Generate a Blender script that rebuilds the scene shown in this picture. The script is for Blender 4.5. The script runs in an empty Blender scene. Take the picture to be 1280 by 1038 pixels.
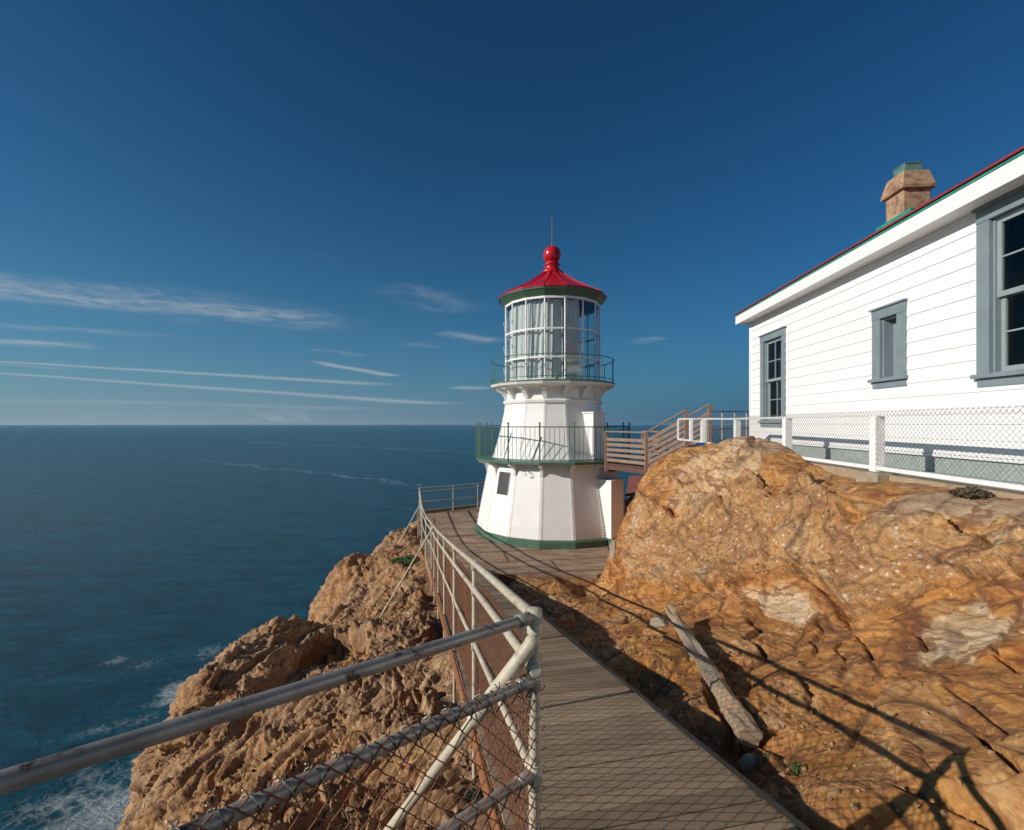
import bpy, math, random
import numpy as np
from mathutils import Vector, Matrix
random.seed(7); rng = np.random.default_rng(11)
R = math.radians
scene = bpy.context.scene
C = scene.collection
# ------------------------------------------------------------------ camera, sky, sun, exposure
cam_d = bpy.data.cameras.new('camera'); cam = bpy.data.objects.new('camera', cam_d); C.objects.link(cam)
cam.location = (0, 0, 0); cam.rotation_euler = (R(90), 0, 0)
cam_d.sensor_width = 36; cam_d.sensor_fit = 'HORIZONTAL'; cam_d.lens = 36*600/1280; cam_d.shift_y = 11/1280
cam_d.clip_start = 0.02; cam_d.clip_end = 300000
scene.camera = cam
SUN_EL = 23.0; SUN_AZ = 18.6
light_dir = Vector((math.cos(R(SUN_AZ)), math.sin(R(SUN_AZ)), -math.tan(R(SUN_EL)))).normalized()
sd = bpy.data.lights.new('sun', 'SUN'); sd.energy = 4.6; sd.angle = R(0.4); sd.color = (1.0, .93, .84)
sun = bpy.data.objects.new('sun', sd); C.objects.link(sun)
sun.rotation_euler = light_dir.to_track_quat('-Z', 'Y').to_euler()
world = bpy.data.worlds.new('World'); scene.world = world; world.use_nodes = True
scene.view_settings.view_transform = 'Standard'; scene.view_settings.look = 'None'
scene.view_settings.exposure = 0; scene.view_settings.gamma = 1

class NT:
    """small node-tree helper"""
    def __init__(s, tree): s.t = tree; s.t.nodes.clear()
    def n(s, typ, **kw):
        nd = s.t.nodes.new(typ)
        for k, v in kw.items():
            if k.startswith('i_'):
                key = k[2:]; key = int(key) if key.isdigit() else key.replace('_', ' ')
                if hasattr(v, 'links') or isinstance(v, bpy.types.NodeSocket): s.t.links.new(v, nd.inputs[key])
                else: nd.inputs[key].default_value = v
            else: setattr(nd, k, v)
        return nd
    def m(s, op, a, b=None, c=None, clamp=False):
        nd = s.t.nodes.new('ShaderNodeMath'); nd.operation = op; nd.use_clamp = clamp
        for i, v in enumerate((a, b, c)):
            if v is None: continue
            if isinstance(v, bpy.types.NodeSocket): s.t.links.new(v, nd.inputs[i])
            else: nd.inputs[i].default_value = v
        return nd.outputs[0]
    def mix(s, f, a, b, blend='MIX'):
        nd = s.t.nodes.new('ShaderNodeMix'); nd.data_type = 'RGBA'; nd.blend_type = blend
        for i, v in ((0, f), (6, a), (7, b)):
            if isinstance(v, bpy.types.NodeSocket): s.t.links.new(v, nd.inputs[i])
            else: nd.inputs[i].default_value = (v if i == 0 else (*v, 1))
        return nd.outputs[2]
    def ramp(s, f, stops, interp='LINEAR'):
        nd = s.t.nodes.new('ShaderNodeValToRGB'); nd.color_ramp.interpolation = interp
        e = nd.color_ramp.elements
        while len(e) < len(stops): e.new(.5)
        for q, (p, c) in zip(e, stops):
            q.position = p; q.color = (c, c, c, 1) if isinstance(c, (int, float)) else (*c, 1)
        s.t.links.new(f, nd.inputs[0]); return nd.outputs[0]
    def noise(s, vec, scale, detail=4, rough=.55, dist=0.0, out=0):
        nd = s.n('ShaderNodeTexNoise', i_Scale=scale, i_Detail=detail, i_Roughness=rough, i_Distortion=dist)
        s.t.links.new(vec, nd.inputs['Vector']); return nd.outputs[out]
    def vor(s, vec, scale, feature='F1', out=0, rnd=1.0):
        nd = s.n('ShaderNodeTexVoronoi', feature=feature, i_Scale=scale); nd.inputs['Randomness'].default_value = rnd
        s.t.links.new(vec, nd.inputs['Vector']); return nd.outputs[out]
    def mapv(s, vec, scale=(1, 1, 1), rot=(0, 0, 0), loc=(0, 0, 0)):
        nd = s.n('ShaderNodeMapping'); nd.inputs['Scale'].default_value = scale
        nd.inputs['Rotation'].default_value = rot; nd.inputs['Location'].default_value = loc
        s.t.links.new(vec, nd.inputs[0]); return nd.outputs[0]
    def link(s, a, b): s.t.links.new(a, b)

# sky: Nishita daylight plus a high cirrus layer (cloud-plane coordinates x/z, y/z)
w = NT(world.node_tree)
sky = w.n('ShaderNodeTexSky', sky_type='NISHITA'); sky.sun_disc = False
sky.sun_elevation = R(SUN_EL); sky.sun_rotation = math.atan2(-light_dir.x*-1*-1, -light_dir.y)
sky.altitude = 100; sky.air_density = 1.0; sky.dust_density = 0.3; sky.ozone_density = 3.0
tc = w.n('ShaderNodeTexCoord'); dirv = tc.outputs['Generated']
sx = w.n('ShaderNodeSeparateXYZ'); w.link(dirv, sx.inputs[0])
zc = w.m('MAXIMUM', sx.outputs[2], .004)
PX = w.m('DIVIDE', sx.outputs[0], zc); PY = w.m('DIVIDE', sx.outputs[1], zc)
cmb = w.n('ShaderNodeCombineXYZ'); w.link(PX, cmb.inputs[0]); w.link(PY, cmb.inputs[1])
def cp(px, py): return ((px-640)/(530-py), 600/(530-py))
# x0,y0,x1,y1 (view bearings of the streak ends), half width in px at 1 km of cloud range, strength, raggedness
STREAKS = [(-900, 300, 458, 408, 8.5, .40, 1.0), (-300, 336, 445, 402, 17, .55, 1.5), (-200, 340, 330, 384, 26, .30, 1.8), (180, 372, 450, 410, 14, .30, 1.6), (-80, 338, 150, 376, 13, .34, 1.5), (60, 350, 330, 386, 9, .3, 1.3),
           (-600, 392, 130, 434, 6, .5, .6), (-500, 375, 250, 422, 6, .22, 1.0),
           (-900, 398, 497, 482, 2.6, .5, .25), (-900, 404, 560, 506, 2.2, .46, .25), (-600, 410, 100, 463, 1.6, .3, .3),
           (383, 450, 495, 471, 1.8, .55, .2), (545, 415, 628, 428, 5.0, .38, .7), (480, 355, 590, 392, 10, .17, 1.4),
           (562, 484, 612, 486, 2.6, .5, .5), (380, 434, 460, 446, 3, .16, 1.0), (783, 430, 822, 420, 4, .2, 1.0),
           (505, 428, 560, 434, 4, .14, 1.0), (-400, 498, 300, 504, 4.0, .22, 1.0), (240, 505, 470, 512, 3, .22, 1.0), (395, 315, 425, 325, 5, .08, 1.3)]
wn = w.noise(cmb.outputs[0], 1.1, 5, .62, .6); wn2 = w.noise(w.mapv(cmb.outputs[0], (1.0, 1.0, 1)), 3.3, 6, .7, 1.0)
acc = None
for (x0, y0, x1, y1, hw, st, rg) in STREAKS:
    ax, ay = cp(x0, y0); bx_, by_ = cp(x1, y1)
    L = math.hypot(bx_-ax, by_-ay); ux, uy = (bx_-ax)/L, (by_-ay)/L
    dx = w.m('SUBTRACT', PX, ax); dy = w.m('SUBTRACT', PY, ay)
    t = w.m('ADD', w.m('MULTIPLY', dx, ux), w.m('MULTIPLY', dy, uy))
    d = w.m('ADD', w.m('MULTIPLY', dx, -uy), w.m('MULTIPLY', dy, ux))
    # width grows with range so that the trail keeps its real width
    d = w.m('ADD', d, w.m('MULTIPLY', w.m('SUBTRACT', wn, .5), rg*.16*by_))
    wd = w.m('MULTIPLY', w.m('MULTIPLY', PY, PY), hw*1.0/600*.66)
    q = w.m('DIVIDE', d, wd); q = w.m('MULTIPLY', q, q)
    g = w.m('POWER', 2.718, w.m('MULTIPLY', q, -1.0))
    e0 = w.m('DIVIDE', w.m('SUBTRACT', L, t), L*.22 if rg > .6 else L*.1, clamp=True); e1 = w.m('DIVIDE', t, L*.2, clamp=True)
    g = w.m('MULTIPLY', w.m('MULTIPLY', g, e0), w.m('MULTIPLY', e1, st))
    rag = w.m('ADD', w.m('MULTIPLY', w.m('SUBTRACT', w.ramp(wn2, [(.36, 0), (.66, 1)]), 1.0), min(.88, .2+rg*.5)), 1.0)
    g = w.m('MULTIPLY', g, rag)
    acc = g if acc is None else w.m('MAXIMUM', acc, g)
acc = w.m('MULTIPLY', acc, w.m('MULTIPLY', w.m('GREATER_THAN', sx.outputs[2], .005), w.m('GREATER_THAN', sx.outputs[1], 0)))
hs = w.n('ShaderNodeHueSaturation', i_Saturation=1.15, i_Value=1.0, i_Hue=.5); w.link(sky.outputs[0], hs.inputs['Color'])
gm = w.n('ShaderNodeGamma', i_Gamma=1.22); w.link(hs.outputs[0], gm.inputs[0])
SKYMUL = (.34, .64, .72)
base = w.mix(1.0, gm.outputs[0], SKYMUL, 'MULTIPLY')
hz = w.m('POWER', 2.718, w.m('MULTIPLY', w.m('MAXIMUM', sx.outputs[2], 0), -17.0))
hm = w.m('POWER', 2.718, w.m('MULTIPLY', w.m('MAXIMUM', sx.outputs[2], 0), -4.5))
lf = w.m('ADD', .42, w.m('MULTIPLY', sx.outputs[0], -.85), clamp=True)
base = w.mix(w.m('MULTIPLY', hm, .9), base, w.mix(lf, (.35, 1.9, 4.2), (1.3, 3.9, 6.2)))
hc = w.mix(lf, (.75, 2.2, 3.9), (4.4, 5.8, 6.6))
base = w.mix(w.m('MULTIPLY', hz, .92), base, hc)
col = w.mix(acc, base, (8.6, 8.9, 9.3))
bg = w.n('ShaderNodeBackground', i_Strength=.06); w.link(col, bg.inputs[0])
wo = w.n('ShaderNodeOutputWorld'); w.link(bg.outputs[0], wo.inputs[0])

# ------------------------------------------------------------------ materials
MAT = {}
def mat_new(name):
    m = bpy.data.materials.new(name); m.use_nodes = True; MAT[name] = m
    return m, NT(m.node_tree)
def finish(t, col, rough=.6, metal=0.0, bump=None, bstr=.3, bdist=.01, spec=.5, extra=None):
    b = t.n('ShaderNodeBsdfPrincipled')
    for k, v in (('Base Color', col), ('Roughness', rough), ('Metallic', metal), ('Specular IOR Level', spec)):
        if isinstance(v, bpy.types.NodeSocket): t.link(v, b.inputs[k])
        else: b.inputs[k].default_value = (*v, 1) if k == 'Base Color' else v
    if bump is not None:
        bn = t.n('ShaderNodeBump', i_Strength=bstr, i_Distance=bdist); t.link(bump, bn.inputs['Height']); t.link(bn.outputs[0], b.inputs['Normal'])
    if extra: extra(b)
    o = t.n('ShaderNodeOutputMaterial'); t.link(b.outputs[0], o.inputs[0]); return b
def simple(name, c1, c2, scale=6, rough=.6, metal=0.0, bscale=40, bstr=.2, bdist=.004, stretch=(1, 1, 1), rust=None, spec=.5, contrast=(.35, .68)):
    m, t = mat_new(name); g = t.n('ShaderNodeTexCoord').outputs['Object']; v = t.mapv(g, stretch)
    n = t.noise(v, scale, 6, .62); c = t.mix(t.ramp(n, [(contrast[0], 0), (contrast[1], 1)]), c1, c2)
    h = t.noise(v, bscale, 4, .6)
    if rust:
        rc, rs, lo, hi = rust
        rn = t.ramp(t.noise(g, rs, 6, .7, .4), [(lo, 0), (hi, 1)])
        rn2 = t.mix(t.noise(g, rs*5, 3), rc, tuple(x*.55 for x in rc)); c = t.mix(rn, c, rn2)
    finish(t, c, rough, metal, h, bstr, bdist, spec); return m
simple('white_iron', (.80, .79, .76), (.74, .73, .69), 2.2, .45, bscale=9, bstr=.15, bdist=.01, rust=((.50, .42, .33), 1.3, .66, .80))
simple('white_wood', (.82, .82, .81), (.77, .77, .76), 3, .5, bscale=30, bstr=.18, stretch=(1, 8, 8))
simple('fence_white', (.82, .82, .81), (.72, .72, .70), 7, .5, bscale=60, bstr=.2, rust=((.4, .36, .3), 9, .66, .8))
simple('grey_paint', (.21, .26, .28), (.17, .215, .235), 4, .5, bscale=50, bstr=.2)
simple('foundation', (.34, .39, .37), (.25, .29, .28), 6, .85, bscale=50, bstr=.4)
simple('green_paint', (.085, .16, .105), (.055, .115, .075), 4, .4, bscale=30, bstr=.15, rust=((.25, .2, .12), 5, .66, .78))
simple('green_dark', (.05, .10, .07), (.03, .065, .05), 4, .4)
simple('red_paint', (.52, .012, .022), (.40, .008, .018), 2.2, .28, bscale=14, bstr=.12, bdist=.01)
simple('red_roof', (.32, .03, .035), (.22, .025, .03), 4, .5)
simple('verdigris', (.13, .24, .19), (.07, .15, .12), 9, .7, rust=((.4, .42, .38), 6, .6, .7))
simple('tile_red', (.33, .12, .085), (.22, .075, .055), 4, .8)
simple('teal_copper', (.03, .30, .22), (.02, .20, .16), 8, .5)
simple('glass_dark', (.014, .02, .026), (.01, .014, .018), 3, .04, spec=.8, bstr=0)
simple('black_metal', (.012, .013, .014), (.02, .02, .02), 4, .5)
simple('chimney_stone', (.44, .30, .18), (.35, .22, .13), 5, .9, bscale=30, bstr=.5, bdist=.012, rust=((.24, .10, .07), 7, .48, .64))
simple('pipe_cream', (.56, .50, .38), (.42, .37, .27), 9, .5, bscale=60, bstr=.25, rust=((.25, .10, .035), 11, .56, .7))
simple('pipe_galv', (.36, .335, .30), (.23, .21, .18), 9, .4, .25, bscale=80, bstr=.35, rust=((.07, .045, .028), 10, .56, .62))
simple('rust_iron', (.30, .115, .04), (.17, .06, .025), 14, .85, bscale=80, bstr=.5)
simple('wire_galv', (.40, .38, .33), (.22, .16, .11), 20, .5, .5, contrast=(.4, .6))
simple('wire_rust', (.22, .075, .032), (.11, .045, .02), 18, .8)
simple('wire_fence', (.23, .21, .20), (.13, .12, .11), 12, .6, .3)
simple('wood_red', (.29, .195, .135), (.17, .11, .08), 5, .75, bscale=30, bstr=.4, stretch=(2, 2, 2))
simple('wood_dark', (.12, .06, .045), (.08, .04, .03), 6, .8, bscale=30, bstr=.4)
simple('curb_stone', (.40, .30, .20), (.30, .21, .135), 5, .9, bscale=60, bstr=.4, rust=((.2, .15, .1), 3, .6, .75))
simple('lichen_stone', (.36, .30, .21), (.24, .19, .13), 9, .9, bscale=30, bstr=.6, bdist=.02)
simple('leaf', (.045, .10, .022), (.085, .15, .04), 9, .6)
simple('leaf_dry', (.12, .085, .05), (.07, .05, .035), 9, .8)
simple('leaf_dull', (.07, .075, .045), (.035, .04, .03), 9, .8)
simple('brass', (.16, .15, .13), (.3, .27, .2), 9, .3, .7)
def wood_mat(name, c1, c2, c3, along, scale=1.0):
    m, t = mat_new(name); g = t.n('ShaderNodeTexCoord').outputs['Object']
    st = [9*scale]*3; st[along] = .8*scale
    v = t.mapv(g, tuple(st)); n = t.noise(v, 4, 7, .68, .5); big = t.noise(g, 1.3, 5, .6)
    fine = t.noise(t.mapv(g, tuple(x*3 for x in st)), 6, 3, .6)
    c = t.mix(t.ramp(n, [(.32, 0), (.7, 1)]), c1, c2); c = t.mix(t.ramp(big, [(.4, 0), (.66, 1)]), c, c3)
    at = t.n('ShaderNodeAttribute', attribute_name='tone'); c = t.mix(1.0, c, t.ramp(at.outputs['Fac'], [(0, .52), (1, 1.22)]), 'MULTIPLY')
    finish(t, c, .85, 0, t.m('ADD', n, t.m('MULTIPLY', fine, .5)), .6, .006, .3); return m
wood_mat('plank', (.275, .195, .125), (.36, .265, .175), (.215, .15, .092), 0)
wood_mat('beam_grey', (.27, .22, .165), (.13, .10, .075), (.33, .225, .13), 1, 1.6)
# platform slabs
m, t = mat_new('slabs'); g = t.n('ShaderNodeTexCoord').outputs['Object']
gw = t.n('ShaderNodeVectorMath', operation='ADD'); t.link(g, gw.inputs[0]); wv = t.n('ShaderNodeVectorMath', operation='SCALE'); wv.inputs['Scale'].default_value = .09
t.link(t.noise(g, 1.6, 4, .5, out=1), wv.inputs[0]); t.link(wv.outputs[0], gw.inputs[1])
br = t.n('ShaderNodeTexBrick', i_Scale=1.0, i_Mortar_Size=.045, i_Mortar_Smooth=.4, i_Brick_Width=3.4, i_Row_Height=1.15); br.offset = .37
t.link(t.mapv(gw.outputs[0], rot=(0, 0, R(-9))), br.inputs['Vector'])
n1 = t.noise(t.mapv(g, (1, 3, 1)), 1.6, 6, .7, .5); n2 = t.noise(g, 7, 6, .7)
c = t.mix(t.ramp(n1, [(.36, 0), (.62, 1)]), (.40, .31, .22), (.24, .135, .075)); c = t.mix(t.m('MULTIPLY', t.ramp(n2, [(.5, 0), (.7, 1)]), .5), c, (.14, .085, .055))
at = t.m('MULTIPLY', br.outputs['Fac'], .8); c = t.mix(at, c, (.10, .045, .025))
finish(t, c, .9, 0, t.m('SUBTRACT', n2, t.m('MULTIPLY', br.outputs['Fac'], 1.5)), .5, .02, .3)
# rock
def rock_mat():
    m, t = mat_new('rock'); g = t.n('ShaderNodeTexCoord').outputs['Object']
    a = lambda k: t.n('ShaderNodeAttribute', attribute_name=k).outputs['Fac']
    wa = t.n('ShaderNodeVectorMath', operation='SCALE'); wa.inputs['Scale'].default_value = .9; t.link(t.noise(g, .75, 5, .55, 0, 1), wa.inputs[0])
    gv = t.n('ShaderNodeVectorMath', operation='ADD'); t.link(g, gv.inputs[0]); t.link(wa.outputs[0], gv.inputs[1]); gv = gv.outputs[0]
    bands = t.noise(t.mapv(gv, (1.0, 1.0, 2.4), (R(25), R(-20), 0)), .62, 8, .58, 2.2)
    body = t.ramp(bands, [(.28, (.16, .058, .028)), (.37, (.29, .12, .042)), (.43, (.42, .21, .065)), (.49, (.48, .28, .10)), (.53, (.34, .16, .055)), (.58, (.52, .36, .18)), (.64, (.42, .21, .07)), (.73, (.20, .082, .038))])
    body = t.mix(a('grey'), body, t.mix(t.ramp(t.noise(g, 3.5, 7, .7), [(.35, 0), (.65, 1)]), (.42, .335, .24), (.27, .20, .14)))
    body = t.mix(a('pale'), body, t.mix(t.ramp(t.noise(gv, 2.2, 6, .6, 1), [(.42, 0), (.6, 1)]), (.57, .45, .30), (.46, .30, .15)))
    body = t.mix(a('brown'), body, t.mix(t.ramp(t.noise(g, 1.9, 7, .68, .8), [(.35, 0), (.65, 1)]), (.29, .165, .085), (.46, .325, .205)))
    body = t.mix(a('cream'), body, t.mix(t.ramp(t.noise(t.mapv(gv, (1, 1, 5)), 2.0, 6, .6, 1), [(.36, 0), (.6, 1)]), (.66, .54, .40), (.54, .38, .20)))
    body = t.mix(t.m('MULTIPLY', a('purple'), .8), body, t.mix(t.ramp(t.noise(g, 4, 6, .7), [(.4, 0), (.6, 1)]), (.17, .065, .035), (.30, .14, .06)))
    body = t.mix(t.m('MULTIPLY', a('orange'), .7), body, t.mix(t.ramp(t.noise(gv, 2.5, 6, .6, .7), [(.38, 0), (.62, 1)]), (.44, .21, .06), (.47, .29, .13)))
    cgc = t.ramp(t.noise(gv, 1.6, 7, .65, .6), [(.3, (.20, .105, .07)), (.42, (.34, .19, .10)), (.5, (.44, .25, .09)), (.58, (.40, .27, .16)), (.7, (.52, .41, .27))])
    body = t.mix(t.m('MULTIPLY', t.m('MULTIPLY', a('congl'), t.m('SUBTRACT', 1.0, a('brown'))), .8), body, cgc)
    # fine Liesegang banding
    fb = t.n('ShaderNodeTexWave', i_Scale=2.2, i_Distortion=9, i_Detail=4, i_Detail_Scale=1.1, i_Detail_Roughness=.6); t.link(t.mapv(gv, (.8, .8, 2.2), (R(20), R(15), 0)), fb.inputs[0])
    body = t.mix(t.m('MULTIPLY', t.ramp(fb.outputs[1], [(.0, 1), (.16, 0)]), .45), body, (.19, .075, .032))
    mott = t.noise(g, 14, 8, .72); body = t.mix(1.0, body, t.ramp(mott, [(.28, .62), (.5, .98), (.72, 1.28)]), 'MULTIPLY')
    # pebbles
    pc = t.n('ShaderNodeTexVoronoi', i_Scale=17.0); t.link(g, pc.inputs['Vector'])
    pb = t.ramp(pc.outputs[0], [(.22, 1), (.5, 0)]); pcol = t.ramp(t.m('FRACT', t.m('MULTIPLY', pc.outputs[1], 7.3)), [(0, (.10, .065, .05)), (.3, (.33, .15, .06)), (.55, (.46, .30, .15)), (.8, (.22, .13, .09)), (.90, (.70, .60, .45))])
    cg = a('congl'); body = t.mix(t.m('MULTIPLY', t.m('MULTIPLY', pb, cg), .8), body, pcol)
    pc2 = t.n('ShaderNodeTexVoronoi', i_Scale=48.0); t.link(g, pc2.inputs['Vector'])
    body = t.mix(t.m('MULTIPLY', t.m('MULTIPLY', t.ramp(pc2.outputs[0], [(.15, 1), (.35, 0)]), cg), .5), body, t.ramp(t.m('FRACT', t.m('MULTIPLY', pc2.outputs[1], 5.1)), [(0, (.07, .045, .035)), (.5, (.4, .22, .1)), (1, (.6, .5, .35))]))
    body = t.mix(1.0, body, (1.0, .945, .89), 'MULTIPLY'); body = t.mix(t.m('MULTIPLY', a('low'), .8), body, t.mix(1.0, body, (.94, .83, .73), 'MULTIPLY'))
    # cracks and lichen
    body = t.mix(t.m('MULTIPLY', a('crack'), .75), body, (.06, .035, .022))
    li = t.ramp(t.noise(g, 2.6, 8, .75), [(.62, 0), (.70, 1)]); body = t.mix(t.m('MULTIPLY', li, .35), body, (.46, .41, .31))
    dk = t.ramp(t.noise(g, 5.5, 8, .75, .5), [(.62, 0), (.72, 1)]); body = t.mix(t.m('MULTIPLY', dk, .55), body, (.085, .055, .038))
    def axv(d, ka, kc):
        d = Vector(d).normalized(); e_ = d.cross(Vector((0, 0, 1))).normalized(); f_ = e_.cross(d); o_ = t.n('ShaderNodeCombineXYZ')
        for i_, (v_, k_) in enumerate(((d, ka), (e_, kc), (f_, kc))):
            dn = t.n('ShaderNodeVectorMath', operation='DOT_PRODUCT'); t.link(gv, dn.inputs[0]); dn.inputs[1].default_value = v_*k_; t.link(dn.outputs['Value'], o_.inputs[i_])
        return o_.outputs[0]
    av = axv((-.35, -.93, -.05), .35, 2.2)
    seam = t.m('SUBTRACT', 1.0, t.ramp(t.vor(av, 1.5, 'DISTANCE_TO_EDGE'), [(0, 0), (.05, 1)])); seam2 = t.m('SUBTRACT', 1.0, t.ramp(t.vor(av, 4.2, 'DISTANCE_TO_EDGE'), [(0, 0), (.07, 1)]))
    grain = t.noise(av, 3.2, 9, .72, .6)
    sm_ = t.m('MULTIPLY', a('brown'), t.m('ADD', t.m('MULTIPLY', seam, .55), t.m('MULTIPLY', t.m('MULTIPLY', seam2, .45), t.ramp(grain, [(.4, 0), (.6, 1)]))), clamp=True)
    body = t.mix(sm_, body, (.075, .04, .024)); body = t.mix(a('brown'), body, t.mix(1.0, body, t.ramp(grain, [(.3, .58), (.5, 1.08), (.68, 1.5)]), 'MULTIPLY'))
    rv = axv((-.2, .95, -.2), .4, 1.5); rg_ = t.noise(rv, 2.6, 9, .7, 1.2); nb = t.m('SUBTRACT', 1.0, a('brown'))
    rmul = t.ramp(rg_, [(.32, (.50, .42, .36)), (.46, (.95, .92, .9)), (.6, (1.12, 1.12, 1.1)), (.72, (1.3, 1.36, 1.4))]); body = t.mix(t.m('MULTIPLY', nb, .85), body, t.mix(1.0, body, rmul, 'MULTIPLY'))
    hair = t.m('SUBTRACT', 1.0, t.ramp(t.vor(rv, .42, 'DISTANCE_TO_EDGE'), [(0, 0), (.007, 1)])); fw = t.n('ShaderNodeTexWave', i_Scale=.9, i_Distortion=14, i_Detail=6, i_Detail_Scale=1.0, i_Detail_Roughness=.62); t.link(rv, fw.inputs[0]); fl = t.m('MULTIPLY', t.m('MULTIPLY', t.ramp(fw.outputs[1], [(0, 1), (.13, 0)]), nb), t.m('SUBTRACT', .75, t.m('MULTIPLY', a('congl'), .6))); body = t.mix(fl, body, (.15, .06, .03)); body = t.mix(t.m('MULTIPLY', t.m('MULTIPLY', hair, nb), .25), body, (.08, .04, .022))
    h = t.m('ADD', t.m('MULTIPLY', mott, 1.0), t.m('MULTIPLY', t.noise(g, 45, 6, .7), .35))
    h = t.m('ADD', h, t.m('MULTIPLY', t.m('MULTIPLY', pb, cg), .5)); h = t.m('ADD', h, t.m('MULTIPLY', bands, 1.2))
    h = t.m('SUBTRACT', h, t.m('MULTIPLY', sm_, 1.3)); h = t.m('ADD', h, t.m('MULTIPLY', grain, t.m('MULTIPLY', a('brown'), 1.6))); h = t.m('ADD', h, t.m('MULTIPLY', rg_, t.m('MULTIPLY', nb, .9))); h = t.m('SUBTRACT', h, t.m('ADD', t.m('MULTIPLY', t.m('MULTIPLY', hair, nb), .3), t.m('MULTIPLY', fl, .5)))
    pit = t.vor(g, 9.0); h = t.m('SUBTRACT', h, t.m('MULTIPLY', t.ramp(pit, [(.08, 1), (.2, 0)]), .35))
    finish(t, body, .88, 0, h, .62, .026, .25)
rock_mat()
# window glass (see-through with reflections)
def glass_mat(name, tint, mixf):
    m, t = mat_new(name)
    tr = t.n('ShaderNodeBsdfTransparent', i_Color=(*tint, 1)); gl = t.n('ShaderNodeBsdfGlossy', i_Roughness=.03); gl.inputs['Color'].default_value = (.9, .95, 1, 1)
    fr = t.n('ShaderNodeLayerWeight', i_Blend=.5); f = t.m('ADD', t.m('ADD', .035, t.m('MULTIPLY', t.m('POWER', fr.outputs['Facing'], 5.0), .7)), mixf, clamp=True)
    mx = t.n('ShaderNodeMixShader'); t.link(f, mx.inputs[0]); t.link(tr.outputs[0], mx.inputs[1]); t.link(gl.outputs[0], mx.inputs[2])
    o = t.n('ShaderNodeOutputMaterial'); t.link(mx.outputs[0], o.inputs[0])
glass_mat('glass', (.42, .47, .47), .0); glass_mat('glass_lantern', (.86, .90, .90), .05)
simple('curtain', (.66, .66, .62), (.54, .54, .51), 2, .9)
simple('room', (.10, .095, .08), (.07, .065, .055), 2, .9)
# sea
m, t = mat_new('sea'); g = t.n('ShaderNodeNewGeometry').outputs['Position']; g2 = t.mapv(g, (1, 1, 0))
swell = t.noise(t.mapv(g2, (.014, .055, 1), (0, 0, 0)), 1, 5, .55, .4); chop = t.noise(t.mapv(g2, (.16, .34, 1), (0, 0, R(18))), 1, 7, .66, .5); rip = t.noise(t.mapv(g2, (.9, 1.7, 1), (0, 0, R(-12))), 1, 5, .65, .3)
hh = t.m('ADD', t.m('ADD', t.m('MULTIPLY', swell, 3.0), t.m('MULTIPLY', chop, 2.1)), t.m('MULTIPLY', rip, .45))
patch = t.noise(t.mapv(g2, (.0016, .006, 1)), 1, 5, .6, .6)
c = t.mix(t.ramp(patch, [(.35, 0), (.65, 1)]), (.0005, .038, .080), (.001, .056, .108))
sp = t.n('ShaderNodeSeparateXYZ'); t.link(g, sp.inputs[0])
def blob(cx, cy, rx, ry, rot=0.0):
    dx = t.m('SUBTRACT', sp.outputs[0], cx); dy = t.m('SUBTRACT', sp.outputs[1], cy); cr, sr = math.cos(rot), math.sin(rot)
    a = t.m('DIVIDE', t.m('ADD', t.m('MULTIPLY', dx, cr), t.m('MULTIPLY', dy, sr)), rx); b = t.m('DIVIDE', t.m('SUBTRACT', t.m('MULTIPLY', dy, cr), t.m('MULTIPLY', dx, sr)), ry)
    return t.m('SUBTRACT', 1.0, t.m('SQRT', t.m('ADD', t.m('MULTIPLY', a, a), t.m('MULTIPLY', b, b))), clamp=True)
SEA = -80.0; HAZE_D = 9e-6
def sp_(px, py): y = -SEA*600/(py-530); return ((px-640)/600*y, y)
lw_ = t.n('ShaderNodeVectorMath', operation='SCALE'); lw_.inputs['Scale'].default_value = 6.0; t.link(t.noise(g2, .22, 5, .65, out=1), lw_.inputs[0]); lv_ = t.n('ShaderNodeVectorMath', operation='ADD'); t.link(g2, lv_.inputs[0]); t.link(lw_.outputs[0], lv_.inputs[1]); lace = t.m('SUBTRACT', 1.0, t.ramp(t.vor(t.mapv(lv_.outputs[0], (.36, .36, 0)), 1, 'DISTANCE_TO_EDGE'), [(0, 0), (.30, 1)])); fn = t.noise(g2, .16, 8, .72, 1.2); fn2 = t.noise(g2, .9, 5, .7)
foam = None
for (px, py, rx, ry, s_) in [(145, 1012, 24, 18, 1.1), (115, 1050, 26, 12, 1.0), (185, 955, 10, 12, 1.0), (90, 1000, 30, 16, .72), (225, 862, 9, 10, 1.3), (215, 875, 12, 6, 1.0), (143, 826, 10, 8, .74), (180, 832, 26, 16, .56), (265, 815, 22, 18, .62), (350, 790, 30, 14, .45), (150, 905, 40, 9, .62), (40, 1010, 16, 12, .6), (190, 970, 14, 18, .9), (240, 940, 16, 26, .8), (120, 970, 22, 16, .62)]:
    cx, cy = sp_(px, py); b_ = t.m('MULTIPLY', blob(cx, cy, rx, ry, .5), s_); foam = b_ if foam is None else t.m('MAXIMUM', foam, b_)
fm = t.ramp(t.m('ADD', t.m('SUBTRACT', foam, .52), t.m('ADD', t.m('MULTIPLY', fn, .66), t.m('MULTIPLY', lace, .24))), [(.42, 0), (.80, .9)])
fm = t.m('MULTIPLY', fm, t.m('GREATER_THAN', foam, .001)); fm = t.m('MULTIPLY', fm, t.ramp(fn2, [(.35, .35), (.6, 1)]))
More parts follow.
